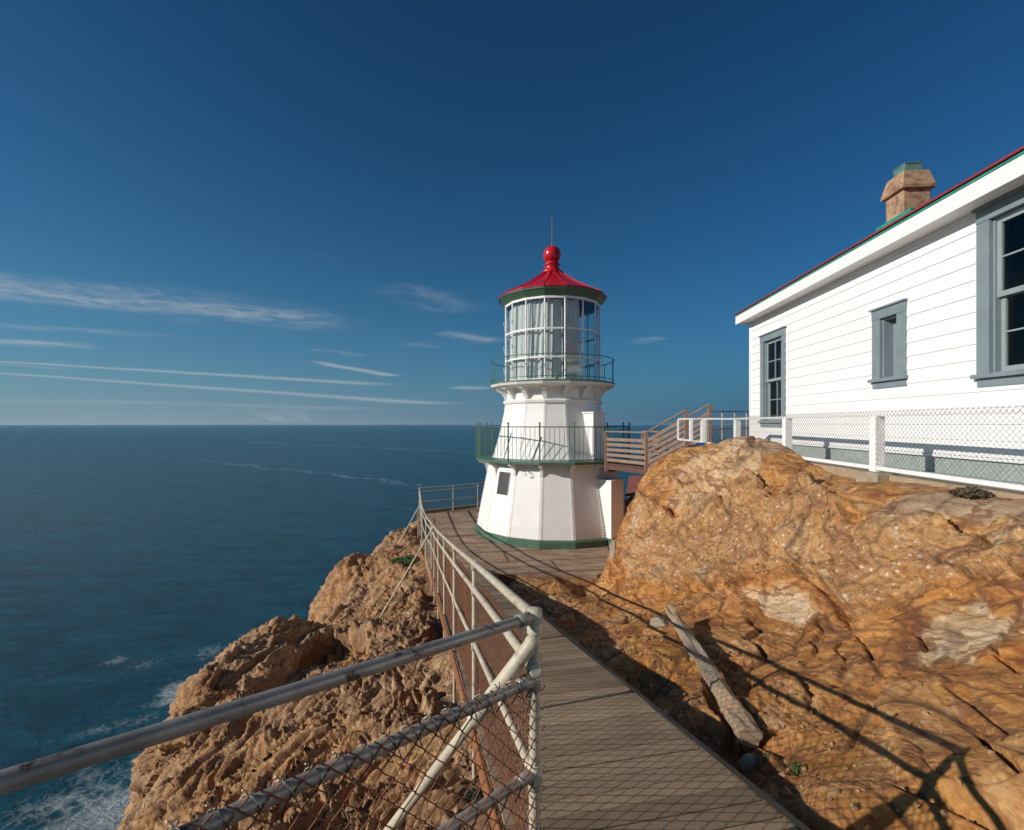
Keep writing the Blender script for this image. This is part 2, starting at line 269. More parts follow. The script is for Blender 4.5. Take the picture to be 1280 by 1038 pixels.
# drift lines
ln = None
for (x0, y0, x1, y1, wd) in [(250, 575, 525, 607, 3.2), (300, 552, 600, 566, 4), (0, 560, 330, 552, 5)]:
    (ax, ay), (bx_, by_) = sp_(x0, y0), sp_(x1, y1); L = math.hypot(bx_-ax, by_-ay); ux, uy = (bx_-ax)/L, (by_-ay)/L
    dx = t.m('SUBTRACT', sp.outputs[0], ax); dy = t.m('SUBTRACT', sp.outputs[1], ay)
    d = t.m('ABSOLUTE', t.m('ADD', t.m('ADD', t.m('MULTIPLY', dx, -uy), t.m('MULTIPLY', dy, ux)), t.m('MULTIPLY', t.m('SUBTRACT', t.noise(g2, .012, 4, .6), .5), L*.16)))
    tt = t.m('DIVIDE', t.m('ADD', t.m('MULTIPLY', dx, ux), t.m('MULTIPLY', dy, uy)), L)
    q = t.m('MULTIPLY', t.m('SUBTRACT', 1.0, t.m('DIVIDE', d, wd*L/300+4), clamp=True), t.m('MULTIPLY', t.m('GREATER_THAN', tt, 0), t.m('LESS_THAN', tt, 1)))
    ln = q if ln is None else t.m('MAXIMUM', ln, q)
ln = t.m('MULTIPLY', ln, t.ramp(t.noise(g2, .06, 6, .7), [(.45, 0), (.62, .55)]))
c = t.mix(t.m('MULTIPLY', t.ramp(foam, [(0, 0), (.8, 1)]), .8), c, (.008, .10, .12))
wv_ = t.ramp(t.noise(t.mapv(g2, (.05, .16, 1), (0, 0, R(14))), 1, 8, .7, .6), [(.38, 0), (.66, 1)]); c = t.mix(t.m('MULTIPLY', wv_, .6), c, (.004, .115, .17)); w2_ = t.ramp(t.noise(t.mapv(g2, (.011, .045, 1), (0, 0, R(10))), 1, 9, .74, .5), [(.40, 0), (.62, 1)]); c = t.mix(t.m('MULTIPLY', w2_, .55), c, (.003, .10, .165)); w3_ = t.ramp(t.noise(t.mapv(g2, (.03, .09, 1), (0, 0, R(-6))), 1, 7, .7, .4), [(.36, .62), (.6, 1.25)]); c = t.mix(1.0, c, w3_, 'MULTIPLY'); c = t.mix(t.m('MAXIMUM', fm, ln), c, (.66, .72, .72))
rg = t.m('ADD', .19, t.m('MULTIPLY', fm, .6))
def ex(b): b.inputs['IOR'].default_value = 1.33; b.inputs['Specular Tint'].default_value = (.35, .75, 1, 1)
finish(t, c, rg, 0, hh, 1.0, 2.6, .24, ex)

# ------------------------------------------------------------------ mesh builder
ORG = {}
class MB:
    def __init__(s): s.v = []; s.f = []; s.sm = []
    def add(s, vs, fs, smooth=False):
        o = len(s.v); s.v.extend([tuple(q) for q in vs]); s.f.extend([tuple(i+o for i in f) for f in fs]); s.sm.extend([smooth]*len(fs)); return s
    def box(s, a, b, M=None):
        x0, y0, z0 = a; x1, y1, z1 = b
        vs = [Vector(q) for q in ((x0, y0, z0), (x1, y0, z0), (x1, y1, z0), (x0, y1, z0), (x0, y0, z1), (x1, y0, z1), (x1, y1, z1), (x0, y1, z1))]
        if M is not None: vs = [M @ q for q in vs]
        return s.add(vs, [(0, 3, 2, 1), (4, 5, 6, 7), (0, 1, 5, 4), (1, 2, 6, 5), (2, 3, 7, 6), (3, 0, 4, 7)])
    def bar(s, p, q, w_, h_, up=(0, 0, 1), bev=0):
        p = Vector(p); q = Vector(q); d = (q-p).normalized(); u = Vector(up); x = d.cross(u)
        x = x.normalized() if x.length > 1e-4 else Vector((1, 0, 0)); u = x.cross(d).normalized()
        vs = [e + x*a*w_/2 + u*b*h_/2 for e in (p, q) for a, b in ((-1, -1), (1, -1), (1, 1), (-1, 1))]
        return s.add(vs, [(3, 2, 1, 0), (4, 5, 6, 7), (0, 1, 5, 4), (1, 2, 6, 5), (2, 3, 7, 6), (3, 0, 4, 7)])
    def tube(s, pts, r, n=10, cap=True, closed=False, ref=None):
        pts = [Vector(p) for p in pts]; N = len(pts); rs = r if isinstance(r, (list, tuple)) else [r]*N; vs = []
        for i, p in enumerate(pts):
            if closed: d = pts[(i+1) % N]-pts[i-1]
            else: d = pts[min(i+1, N-1)]-pts[max(i-1, 0)]
            d.normalize(); u = Vector(ref) if ref is not None else (Vector((0, 0, 1)) if abs(d.z) < .9 else Vector((0, 1, 0)))
            x = d.cross(u).normalized(); y = x.cross(d).normalized()
            vs += [p + (x*math.cos(a)+y*math.sin(a))*rs[i] for a in (2*math.pi*k/n for k in range(n))]
        fs = []
        for i in range(N if closed else N-1):
            j = (i+1) % N
            for k in range(n): fs.append((i*n+k, i*n+(k+1) % n, j*n+(k+1) % n, j*n+k))
        s.add(vs, fs, True)
        if cap and not closed: s.add([vs[k] for k in range(n)], [tuple(range(n))[::-1]]); s.add(vs[-n:], [tuple(range(n))])
        return s
    def ball(s, c, r, sc=(1, 1, 1), nu=12, nv=8):
        c = Vector(c); vs = [c+Vector((0, 0, r*sc[2]))]
        for j in range(1, nv):
            for i in range(nu):
                a = math.pi*j/nv; b = 2*math.pi*i/nu; vs.append(c+Vector((r*sc[0]*math.sin(a)*math.cos(b), r*sc[1]*math.sin(a)*math.sin(b), r*sc[2]*math.cos(a))))
        vs.append(c-Vector((0, 0, r*sc[2]))); fs = [(0, 1+i, 1+(i+1) % nu) for i in range(nu)]
        for j in range(nv-2):
            for i in range(nu): a = 1+j*nu+i; b = 1+j*nu+(i+1) % nu; fs.append((a, a+nu, b+nu, b))
        L = len(vs)-1; fs += [(L, L-nu+(i+1) % nu, L-nu+i) for i in range(nu)]; return s.add(vs, fs, True)
    def build(s, name, mat, parent=None, origin=None, bevel=0):
        me = bpy.data.meshes.new(name); o = Vector(origin) if origin is not None else Vector((0, 0, 0))
        me.from_pydata([tuple(Vector(q)-o) for q in s.v], [], s.f)
        me.polygons.foreach_set('use_smooth', s.sm); me.materials.append(MAT[mat]); me.update()
        ob = bpy.data.objects.new(name, me); C.objects.link(ob); ob.location = o
        ORG[ob.name] = o.copy()
        if parent is not None: ob.parent = parent; ob.location = o-ORG.get(parent.name, parent.location)
        if bevel:
            b = ob.modifiers.new('bevel', 'BEVEL'); b.width = bevel; b.segments = 2; b.limit_method = 'ANGLE'; b.angle_limit = R(40)
        return ob
def tag(o, label=None, cat=None, group=None, kind=None):
    for k, v in (('label', label), ('category', cat), ('group', group), ('kind', kind)):
        if v: o[k] = v
    return o
def empty(name, loc, label, cat, group=None):
    o = bpy.data.objects.new(name, None); C.objects.link(o); o.location = loc; o.empty_display_size = .2; return tag(o, label, cat, group)

# numpy noise
perm = rng.permutation(4096); grads = rng.normal(size=(4096, 3)); grads /= np.linalg.norm(grads, axis=1)[:, None]; rnd4 = rng.random((4096, 4))
def hsh(i, j, k): return perm[(perm[(perm[i & 4095]+j) & 4095]+k) & 4095]
def perlin(P):
    I = np.floor(P).astype(np.int64); F = P-I; U = F*F*F*(F*(F*6-15)+10); out = 0
    for a in (0, 1):
        for b in (0, 1):
            for c_ in (0, 1):
                g_ = grads[hsh(I[:, 0]+a, I[:, 1]+b, I[:, 2]+c_)]
                d = g_[:, 0]*(F[:, 0]-a)+g_[:, 1]*(F[:, 1]-b)+g_[:, 2]*(F[:, 2]-c_)
                out = out + d*(U[:, 0] if a else 1-U[:, 0])*(U[:, 1] if b else 1-U[:, 1])*(U[:, 2] if c_ else 1-U[:, 2])
    return out*1.5
def fbm(P, o=4, g_=.5, lac=2.03):
    s_ = 0; a = 1
    for k in range(o): s_ = s_+a*perlin(P*lac**k+17.3*k); a *= g_
    return s_
def ridged(P, o=4, g_=.5):
    s_ = 0; a = 1
    for k in range(o): s_ = s_+a*(1-np.abs(perlin(P*2.1**k+9.7*k))*2); a *= g_
    return s_
def worley(P):
    I = np.floor(P).astype(np.int64); F = P-I; n = len(P); d1 = np.full(n, 9.); d2 = np.full(n, 9.); ids = np.zeros(n, np.int64); V = np.zeros((n, 3))
    for a in (-1, 0, 1):
        for b in (-1, 0, 1):
            for c_ in (-1, 0, 1):
                h_ = hsh(I[:, 0]+a, I[:, 1]+b, I[:, 2]+c_); q = rnd4[h_, :3]
                D = np.stack([a+q[:, 0]-F[:, 0], b+q[:, 1]-F[:, 1], c_+q[:, 2]-F[:, 2]], 1); d = np.sqrt((D**2).sum(1))
                m1 = d < d1; d2 = np.where(m1, d1, np.minimum(d2, d)); ids = np.where(m1, h_, ids); V = np.where(m1[:, None], D, V); d1 = np.where(m1, d, d1)
    return d1, d2, ids, V
def sstep(a, b, x): t_ = np.clip((x-a)/(b-a), 0, 1); return t_*t_*(3-2*t_)

# ------------------------------------------------------------------ layout functions
WALK_W = 1.35
def wl(Y): return .45-.2033*Y            # left edge of the walkway
def wz(Y): return max(-1.56-.183*Y, -4.0)
PLAT = -4.0
def P(px, py, Y): return ((px-640)/600*Y, Y, -(py-530)/600*Y)
# ---- terrain control points
CP = []
def pt(px, py, Y): CP.append(P(px, py, Y))
def w3(x, y, z): CP.append((x, y, z))
for q_ in ((1.6, 12.6), (2.1, 12.5), (.9, 12.5), (.2, 12.6), (1.5, 12.0), (2.0, 12.0)): w3(*q_, -4.05)
for Y in (-2.5, -1, .5, 2, 3.5, 5, 6.5, 8, 9.5, 11, 12.5):
    z = -1.56-.183*Y; w3(wl(Y)+.1, Y, z-.42-(.12 if Y > 4 else 0)); w3(wl(Y)+WALK_W-.05, Y, z-.5); w3(wl(Y)+WALK_W+.22, Y, z-.72)
for p in [(857, 883, 4.15), (960, 956, 3.25), (757, 808, 6.3), (1050, 950, 2.9), (1215, 955, 2.65), (1120, 870, 3.5), (1280, 850, 3.1), (1200, 780, 4.1), (1100, 800, 4.7),
          (1000, 820, 4.8), (920, 790, 6.0), (1000, 722, 6.6), (1060, 768, 5.3), (1150, 755, 4.7), (1280, 700, 4.1), (850, 742, 8.6), (772, 735, 10.6), (1280, 640, 4.5), (1280, 622, 5.1),
          (1150, 618, 5.9), (1060, 612, 7.0), (1150, 640, 5.3), (1060, 640, 6.4), (1000, 628, 7.5), (900, 640, 9.0), (830, 640, 10.0), (786, 640, 11.0), (925, 552, 10.2), (850, 563, 11.0), (868, 600, 10.1), (950, 600, 9.0),
          (806, 592, 11.4), (970, 561, 9.6), (1015, 577, 8.9), (1040, 594, 8.2), (700, 745, 10.4), (735, 800, 7.4), (820, 820, 5.6), (700, 725, 11.8), (790, 690, 10.4), (880, 700, 8.4), (960, 690, 7.3), (1050, 700, 6.3), (1150, 690, 5.3), (1240, 690, 4.6), (1000, 900, 3.8), (900, 850, 4.9), (890, 770, 7.0), (1280, 960, 2.35), (1180, 1030, 2.35), (1060, 1030, 2.4)]: pt(*p)
for X, Y, z in [(2.0, 11.4, -4.08), (2.3, 12.3, -4.12), (2.7, 13.2, -4.2), (1.2, 12.2, -4.06), (.2, 12.4, -4.1), (3.4, 13.2, -2.6), (4.4, 12.4, -1.2), (5.4, 12.2, -.75), (3.2, 14.6, -4.3), (4.6, 14.4, -2.4), (5.6, 13.6, -1.0),
                (3.4, 17, -4.3), (6, 16, -1.3), (4.5, 19, -4.4), (7, 19, -1.3), (8, 24, -2.5), (12, 18, -1.0), (12, 10, -.85), (12, 3, -.85), (7, 12, -.78), (6.2, 9, -.78), (5.6, 6.5, -.80), (5.3, 4, -.82), (5.0, 1.5, -.82), (12, -3, -.85),
                (1, 16, -4.4), (1, 19, -4.4), (-1, 15, -4.3), (-2.5, 17.5, -4.3), (-2.5, 20.5, -4.4), (0, 22.5, -4.5), (3, 22.5, -4.6), (3.1, 1.2, -1.3), (4.0, 2.2, -1.2), (3.6, -1, -1.0), (2.3, .5, -1.5), (2.0, -2, -1.2), (1.6, 1.4, -1.95),
                (-4.0, 22.6, -5.5), (-1.3, 24.6, -6.5), (3, 25, -8), (-1.3, 27, -16), (4, 29, -20), (9, 30, -14), (-4, 27, -22), (0, 32, -40), (9, 38, -45), (14, 30, -10)]: w3(X, Y, z)
for p in [(165, 1038, 6.0), (195, 940, 7.4), (230, 862, 9.0), (290, 826, 11.0), (352, 812, 12.2), (402, 786, 14.0), (398, 756, 15.5), (425, 718, 17.0), (455, 712, 17.0), (478, 700, 16.8), (488, 672, 18.2), (520, 650, 19.4),
          (500, 720, 14.0), (450, 800, 10.0), (540, 780, 8.5), (340, 850, 8.7), (570, 900, 4.5), (480, 1000, 3.8), (600, 1020, 3.0), (400, 1030, 4.0), (280, 1030, 5.0), (430, 930, 5.2), (340, 930, 6.4), (260, 930, 7.4), (250, 980, 6.2), (400, 830, 10.4), (480, 760, 11.8), (530, 690, 15.0), (460, 740, 14.2), (430, 760, 14.2), (410, 790, 12.5), (300, 880, 8.6), (520, 850, 6.6), (500, 900, 5.6), (560, 820, 6.6), (525, 665, 18.6)]: pt(*p)
for (px, py, Y) in [(165, 1038, 6.0), (195, 940, 7.4), (234, 866, 9.0), (298, 832, 11.0), (400, 786, 14.2), (396, 754, 15.5), (424, 714, 17.0), (480, 696, 18.0), (520, 650, 19.6)]:
    X, Y, z = P(px, py, Y); d = Vector((X+3, Y*.35, 0)).normalized() if False else Vector((-1, .55, 0)).normalized()
    for k, dz in ((1.0, 3.2), (2.6, 10), (6, 28), (11, 60)): w3(X+d.x*k, Y+d.y*k, z-dz)
for X, Y, z in [(-2.6, 1.5, -3.4), (-4.5, 2, -4.8), (-7, 2.5, -12), (-10, 3, -32), (-3.5, -1.5, -3.5), (-8, -2, -16), (-13, 0, -50), (-14, 20, -75), (-18, 8, -80), (-10, 30, -75), (-1.2, .3, -2.4), (-1.5, -2, -2.2)]: w3(X, Y, z)
CP = np.array(CP); XY = CP[:, :2]; Z = CP[:, 2]
keep = [0]
for i in range(1, len(CP)):
    if np.min(np.hypot(*(XY[keep]-XY[i]).T)) > .12: keep.append(i)
XY = XY[keep]; Z = Z[keep]; n = len(Z)
D = np.hypot(XY[:, None, 0]-XY[None, :, 0], XY[:, None, 1]-XY[None, :, 1]); K = np.sqrt(D**2+.15**2)
A = np.zeros((n+3, n+3)); A[:n, :n] = -K+np.eye(n)*.03; A[:n, n] = 1; A[:n, n+1:] = XY; A[n, :n] = 1; A[n+1:, :n] = XY.T
W_ = np.linalg.solve(A, np.concatenate([Z, [0, 0, 0]]))
def hbase(x, y):
    out = np.full(x.shape, W_[n])+W_[n+1]*x+W_[n+2]*y
    for i in range(n): out -= W_[i]*np.sqrt((x-XY[i, 0])**2+(y-XY[i, 1])**2+.0225)
    return out
def aniso(Pp, d, k):
    d = np.array(d, float); d /= np.linalg.norm(d); return Pp-(Pp@d)[:, None]*d*(1-k)
def hit(px, py):
    """where the bearing of a photographed feature meets the base surface"""
    Y_ = np.geomspace(1.2, 30, 1500); x_ = (px-640)/600*Y_; z_ = -(py-530)/600*Y_; h_ = hbase(x_, Y_); k = np.argmax(z_ < h_)
    return np.array([x_[k], Y_[k], h_[k]])
def path(*pp, closed=False):
    q = []; n_ = len(pp)
    for i in range(n_ if closed else n_-1):
        (x0, y0), (x1, y1) = pp[i], pp[(i+1) % n_]; m_ = max(1, int(math.hypot(x1-x0, y1-y0)/14))
        q += [(x0+(x1-x0)*k/m_, y0+(y1-y0)*k/m_) for k in range(m_)]
    if not closed: q.append(pp[-1])
    return np.array([hit(*p) for p in q])
def dist3(Pp, L, closed=False, reach=.45):
    d = np.full(len(Pp), 9.); m_ = len(L); sel = np.where(((Pp > L.min(0)-reach) & (Pp < L.max(0)+reach)).all(1))[0]
    if not len(sel): return d
    Q = Pp[sel]; dd = np.full(len(Q), 9.)
    for i in range(m_ if closed else m_-1):
        A_, B_ = L[i], L[(i+1) % m_]; lo = np.minimum(A_, B_)-reach; hi = np.maximum(A_, B_)+reach
        k = np.where((Q[:, 0] > lo[0]) & (Q[:, 0] < hi[0]) & (Q[:, 1] > lo[1]) & (Q[:, 1] < hi[1]))[0]
        if not len(k): continue
        ab = B_-A_; q_ = Q[k]-A_; t_ = np.clip((q_@ab)/(ab@ab+1e-9), 0, 1); q_ = q_-t_[:, None]*ab; dd[k] = np.minimum(dd[k], np.sqrt((q_*q_).sum(1)))
    d[sel] = dd; return d
def region(Pp, wv, L, soft):
    """signed soft mask of an area outlined on the surface (plan polygon, 3-D distance)"""
    q = Pp+wv; ins = np.zeros(len(q), bool); m_ = len(L)
    for i in range(m_):
        (x0, y0), (x1, y1) = L[i][:2], L[(i+1) % m_][:2]; c_ = ((y0 > q[:, 1]) != (y1 > q[:, 1])); xi = x0+(q[:, 1]-y0)*(x1-x0)/((y1-y0) if abs(y1-y0) > 1e-9 else 1e-9)
        ins ^= c_ & (q[:, 0] < xi)
    d = dist3(q, L, True); return sstep(-soft, soft, np.where(ins, d, -d))
def rock_disp(Pp, Nn):
    """3-D displacement of the sandstone; returns amount along normal and colour masks"""
    x, y, z = Pp.T; warp = np.stack([fbm(Pp*.55+3, 3), fbm(Pp*.55+31, 3), fbm(Pp*.55+57, 3)], 1)
    right = sstep(.25, .9, x-(wl(0)-.2033*y)); left = 1-right; dist = np.hypot(x, y)
    q = Pp+warp*.45
    # --- right outcrop: smooth swells, curved lips, long sinuous cracks
    lip = fbm(aniso(q, (.55, .55, -.5), .55)*.42+8, 3)*4.2+z*.9; fl_ = np.floor(lip); fr = lip-fl_; lips = (rnd4[fl_.astype(int) & 4095, 0]-.5)*.20+(sstep(0, .09, fr)*.16-fr*.16)
    lip2 = fbm(aniso(q, (.7, .2, .3), .4)*1.1+28, 3)*5; fl2 = np.floor(lip2); fr2_ = lip2-fl2; lips2 = (sstep(0, .12, fr2_)-fr2_)*.055
    c1 = np.abs(perlin(aniso(q, (.5, .5, -.7), .45)*.75+90)); c2 = np.abs(perlin(aniso(Pp+warp*.25, (-.2, .3, 1), .35)*1.1+120)); cm_ = sstep(-.1, .25, perlin(Pp*.7+140))
    ck = np.maximum(1-sstep(.0, .028, c1), (1-sstep(.0, .03, c2))*cm_)
    d1, d2, ids, V = worley(q*np.array([.6, .6, .9])+5); edge = d2-d1; blk = ((rnd4[ids, 3]-.5)*.26+(V*(rnd4[ids, :3]-.5)).sum(1)*.38)*sstep(0, .10, edge)-.10*(1-sstep(0, .05, edge))
    fR = fbm(Pp*.9+7, 3, .5)*.13+fbm(aniso(q, (-.2, .95, -.2), .35)*3.4+3, 5, .55)*.026
    g1, g2_, id3, _ = worley(Pp*17); peb = (.5-np.clip(g1, 0, .5))*.036*(rnd4[id3, 1] > .3)
    p1, p2, id5, _ = worley((Pp+warp*.2)*4.5+70); lump = (.6-np.clip(p1, 0, .6))*.11*(rnd4[id5, 2] > .5)
    cong = right*sstep(-1.45, -1.2, z+.12*(y-6)+.35+fbm(Pp*.9+21, 3)*.25)*(1-sstep(-.1, .2, z+.60+fbm(Pp*.8+2, 3)*.25))*sstep(4.6, 5.3, dist)
    cong = np.clip(cong, 0, 1)
    rough_low = sstep(.0, .3, fbm(Pp*.8+77, 3)+.08)*sstep(2.4, 1.2, x-(wl(0)+WALK_W-.2033*y))
    Dr = blk*.8+lips*.9+lips2*(1-cong*.5)-ck*.075+fR+cong*(peb+lump+.07)+rough_low*(lump*.8+peb+fbm(Pp*5+3, 4, .6)*.05)
    # --- left cliff: anisotropic flowing strata
    sd_ = (-.35, -.93, -.05)
    A1 = aniso(q, sd_, .16); s2 = (A1@np.array([.75, -.28, .6]))*3.6+fbm(A1*.9+9, 4)*2.4; f2 = np.floor(s2); fr2 = s2-f2; lay2 = rnd4[f2.astype(int) & 4095, 1]
    strl = (lay2-.5)*.13+(sstep(0, .14, fr2)-fr2)*.13
    rd = ridged(A1*2.2+4, 6, .62)*.034
    w1, w2, idl, VL = worley(aniso(q, sd_, .3)*1.0+44); el = w2-w1; bl = ((rnd4[idl, 3]-.5)*.16+(VL*(rnd4[idl, :3]-.5)).sum(1)*.24)*sstep(0, .10, el)-.07*(1-sstep(0, .06, el))
    k1, k2, idk, VK = worley(aniso(q, sd_, .25)*3.2+14); ek = k2-k1; bk = ((rnd4[idk, 3]-.5)*.075+(VK*(rnd4[idk, :3]-.5)).sum(1)*.15)*sstep(0, .10, ek)
    h1, h2, id4, _ = worley(Pp*3.6+70); pit = -(1-sstep(.06, .22, h1))*.09*(rnd4[id4, 2] > .85)
    s3 = (A1@np.array([.62, -.22, .75]))*10+fbm(A1*2.2+19, 4)*3.0; f3 = np.floor(s3); fr3 = s3-f3; lay3 = (rnd4[f3.astype(int) & 4095, 2]-.5)*.05+(sstep(0, .2, fr3)-fr3)*.055
    Dl = lay3+strl+bl+bk*.8+fbm(Pp*.6+7, 3)*.12-(1-sstep(0, .05, np.abs(perlin(A1*3.1+60))))*.05-(1-sstep(0, .06, np.abs(perlin(A1*6.3+160))))*.028+fbm(A1*6+3, 5, .65)*.024+fbm(Pp*11+3, 4, .6)*.010+pit
    # raw knobs of the outer edge are rougher
    crack = np.clip(right*np.maximum(ck, (1-sstep(0, .04, edge))*.7)+left*((1-sstep(0, .05, fr2))*.6+(1-sstep(0, .05, el))*.6), 0, 1)
    wv = warp*.16+np.stack([perlin(Pp*3+5), perlin(Pp*3+15), perlin(Pp*3+25)], 1)*.05
    CONG = path((790, 708), (788, 655), (800, 622), (822, 640), (850, 652), (870, 625), (905, 640), (935, 602), (970, 630), (1012, 606), (1062, 628), (1110, 652), (1165, 640), (1210, 676), (1278, 664), (1330, 680), (1330, 740), (1278, 738), (1210, 732), (1160, 755), (1100, 774), (1058, 768), (1040, 740), (1005, 716), (930, 730), (870, 742), (812, 726), closed=True)
    cong = region(Pp, wv, CONG, .06)*right*sstep(4.0, 4.5, dist)
    lens = region(Pp, wv, path((925, 740), (985, 736), (1012, 744), (1022, 776), (990, 788), (950, 766), closed=True), .07)
    cream = region(Pp, wv, path((1150, 800), (1205, 762), (1255, 780), (1272, 815), (1243, 835), (1200, 820), (1172, 840), closed=True), .07)
    cap = region(Pp, wv, path((828, 636), (838, 600), (862, 570), (925, 552), (950, 575), (945, 606), (906, 636), (862, 648), closed=True), .06)
    greyr = region(Pp, wv, path((1090, 640), (1130, 618), (1200, 616), (1330, 640), (1290, 668), (1230, 655), (1180, 640), (1128, 656), closed=True), .06)
    slab_ = region(Pp, wv, path((1126, 880), (1150, 852), (1200, 880), (1275, 960), (1330, 1010), (1200, 1015), (1122, 975), closed=True), .05)
    purple = np.maximum(region(Pp, wv, path((1110, 776), (1160, 765), (1150, 810), (1180, 850), (1250, 842), (1290, 850), (1230, 872), (1160, 850), (1125, 835), closed=True), .06), region(Pp, wv, path((900, 660), (960, 650), (985, 690), (950, 720), (900, 700), closed=True), .1)*.6)
    orange = region(Pp, wv, path((880, 738), (940, 728), (1010, 718), (1060, 772), (1130, 800), (1110, 850), (1040, 800), (1010, 780), (1015, 745), (930, 742), closed=True), .05)
    ckl = [((1066, 616), (1043, 648), (1024, 686), (1014, 714)), ((1046, 640), (1056, 690), (1060, 740), (1056, 770)), ((1056, 770), (1080, 812), (1100, 836)), ((1136, 838), (1128, 868), (1124, 890)),
           ((1150, 800), (1182, 868), (1232, 930), (1276, 978)), ((932, 560), (925, 580), (935, 605)), ((880, 805), (860, 850), (850, 880)), ((1255, 790), (1262, 830), (1290, 850)), ((905, 640), (897, 690), (880, 715))]
    cw = [.05, .024, .014, .010, .014, .018, .014, .014, .012]; dcr = np.zeros(len(x))
    for L_, w_ in zip(ckl, cw): dcr = np.maximum(dcr, 1-sstep(w_*.35, w_*1.5, dist3(Pp+wv*.35, path(*L_))))
    under_ = dist3(Pp+wv*.4, path((815, 730), (870, 742), (930, 730), (1005, 716), (1040, 742), (1058, 770), (1100, 776), (1160, 757), (1200, 735)))
    recess = region(Pp, wv*.5, path((1238, 658), (1262, 652), (1252, 680), (1262, 706), (1240, 690), closed=True), .05)
    low_ = (1-rough_low)*(1-cong)
    Dr = (blk*(.16-.08*low_)+lips*(.42-.10*low_)+lips2*(.32-.2*low_)+fR*(.55-.2*low_))*(1-.5*lens)*(1-.45*cream)*(1-.6*slab_)*(1-.3*cap)+cong*((peb+lump*.28+fbm(Pp*3+9, 4, .6)*.035)+.17)+rough_low*(lump*.6+peb+fbm(Pp*5+3, 4, .6)*.05)*(1-slab_)-ck*.022*(1-cong)-dcr*.10-(1-sstep(.02, .10, under_))*.15*sstep(4, 4.5, dist)-recess*.45+slab_*.06+cap*.05
    ck = np.maximum(ck*.5, dcr)
    scoop = left*region(Pp, wv*.6, path((398, 806), (466, 798), (452, 822), (420, 850), (372, 884), (300, 905), (322, 868), (352, 838), closed=True), .12)
    ridge_ = left*(1-sstep(.04, .22, dist3(Pp+wv*.5, path((470, 790), (400, 800), (350, 832), (318, 866), (290, 900)))))
    Dl = Dl-scoop*.40+ridge_*.14
    top = right*sstep(-1.05, -.75, z+fbm(Pp*1.1+4, 4)*.25)
    grey = np.clip(np.maximum(greyr, top*sstep(.05, .35, fbm(Pp*.9+12, 4))), 0, 1)*.85
    pale = np.clip(np.maximum(cap*.85, ridge_*.7)+right*(1-cong)*sstep(.28, .5, fbm(Pp*.62+44, 3))*.8, 0, 1)*.9
    brown = left*(.55+.35*sstep(-.2, .2, fbm(Pp*.5+61, 3)))
    return Dr*right+Dl*left, dict(congl=np.clip(cong+rough_low*.5*right+left*.12, 0, 1), crack=crack, grey=grey, pale=pale, brown=brown, cream=np.maximum(lens, cream), purple=purple, orange=np.maximum(orange, slab_*.75), low=np.clip(right*(1-cong)*sstep(-.9, -1.4, z+.1*fbm(Pp*1.2+5, 3))*(1-.45*slab_)*(1-lens)*(1-cream), 0, 1))
def grid_mesh(name, azs, rs):
    na, nr = len(azs), len(rs); AZ, RR = np.meshgrid(azs, rs); x = (RR*np.sin(AZ)).ravel(); y = (RR*np.cos(AZ)).ravel()
    z = hbase(x, y); e = .06; nx = -(hbase(x+e, y)-z)/e; ny = -(hbase(x, y+e)-z)/e
    Nn = np.stack([nx, ny, np.ones_like(nx)], 1); Nn /= np.linalg.norm(Nn, axis=1)[:, None]; Pp = np.stack([x, y, z], 1)
    d, masks = rock_disp(Pp, Nn)
    # keep clear of walkway, platform, house and fence line
    off = x-(.45-.2033*y); inw = sstep(-.30, -.02, off)*(1-sstep(WALK_W+.2, WALK_W+1.1, off))*(1-sstep(12.8, 13.6, y))
    fl = x-(4.8+.0833*y); inh = sstep(-.55, -.05, fl)
    ctr = np.hypot(x-1.52, y-18.2); inp = sstep(11.5, 12.5, y)*(1-sstep(2.2, 2.9, x-(y-12.8)*.3))*sstep(-.3, .1, x-(.3-.205*y))*(1-sstep(22.4, 23.4, y))
    k = (1-inw*.8)*(1-inh*.85)*(1-inp)
    Pp = Pp+Nn*(d*k)[:, None]
    # clamp under built things
    wzz = np.maximum(-1.56-.183*Pp[:, 1], -4.0)
    under = (off > -.06) & (off < WALK_W+.05) & (Pp[:, 1] < 13.5); Pp[:, 2] = np.where(under, np.minimum(Pp[:, 2], wzz-.30), Pp[:, 2])
    plat = (Pp[:, 1] > 12.85) & (Pp[:, 1] < 22.6) & (Pp[:, 0] > .30-.205*Pp[:, 1]) & (Pp[:, 0] < 3.4) & (Pp[:, 2] < -3.2) ; Pp[:, 2] = np.where(plat, np.minimum(Pp[:, 2], -4.06), Pp[:, 2])
    Pp[:, 2] = np.where(fl > -.03, np.minimum(Pp[:, 2], -.76), Pp[:, 2])
    i = np.arange((nr-1)*(na-1)); r_, a_ = i//(na-1), i % (na-1); v0 = r_*na+a_
    F = np.stack([v0, v0+1, v0+na+1, v0+na], 1)[:, ::-1]
    ctrz = Pp[F].mean(1)
    me = bpy.data.meshes.new(name); me.vertices.add(len(Pp)); me.vertices.foreach_set('co', Pp.astype(np.float32).ravel())
    nf = len(F); me.loops.add(nf*4); me.loops.foreach_set('vertex_index', F.ravel().astype(np.int32)); me.polygons.add(nf)
    me.polygons.foreach_set('loop_start', (np.arange(nf)*4).astype(np.int32)); me.polygons.foreach_set('loop_total', np.full(nf, 4, np.int32)); me.polygons.foreach_set('use_smooth', np.ones(nf, bool))
    me.update(calc_edges=True)
    for kx, v_ in masks.items():
        at = me.attributes.new(kx, 'FLOAT', 'POINT'); at.data.foreach_set('value', v_.astype(np.float32))
    me.materials.append(MAT['rock']); ob = bpy.data.objects.new(name, me); C.objects.link(ob); return ob
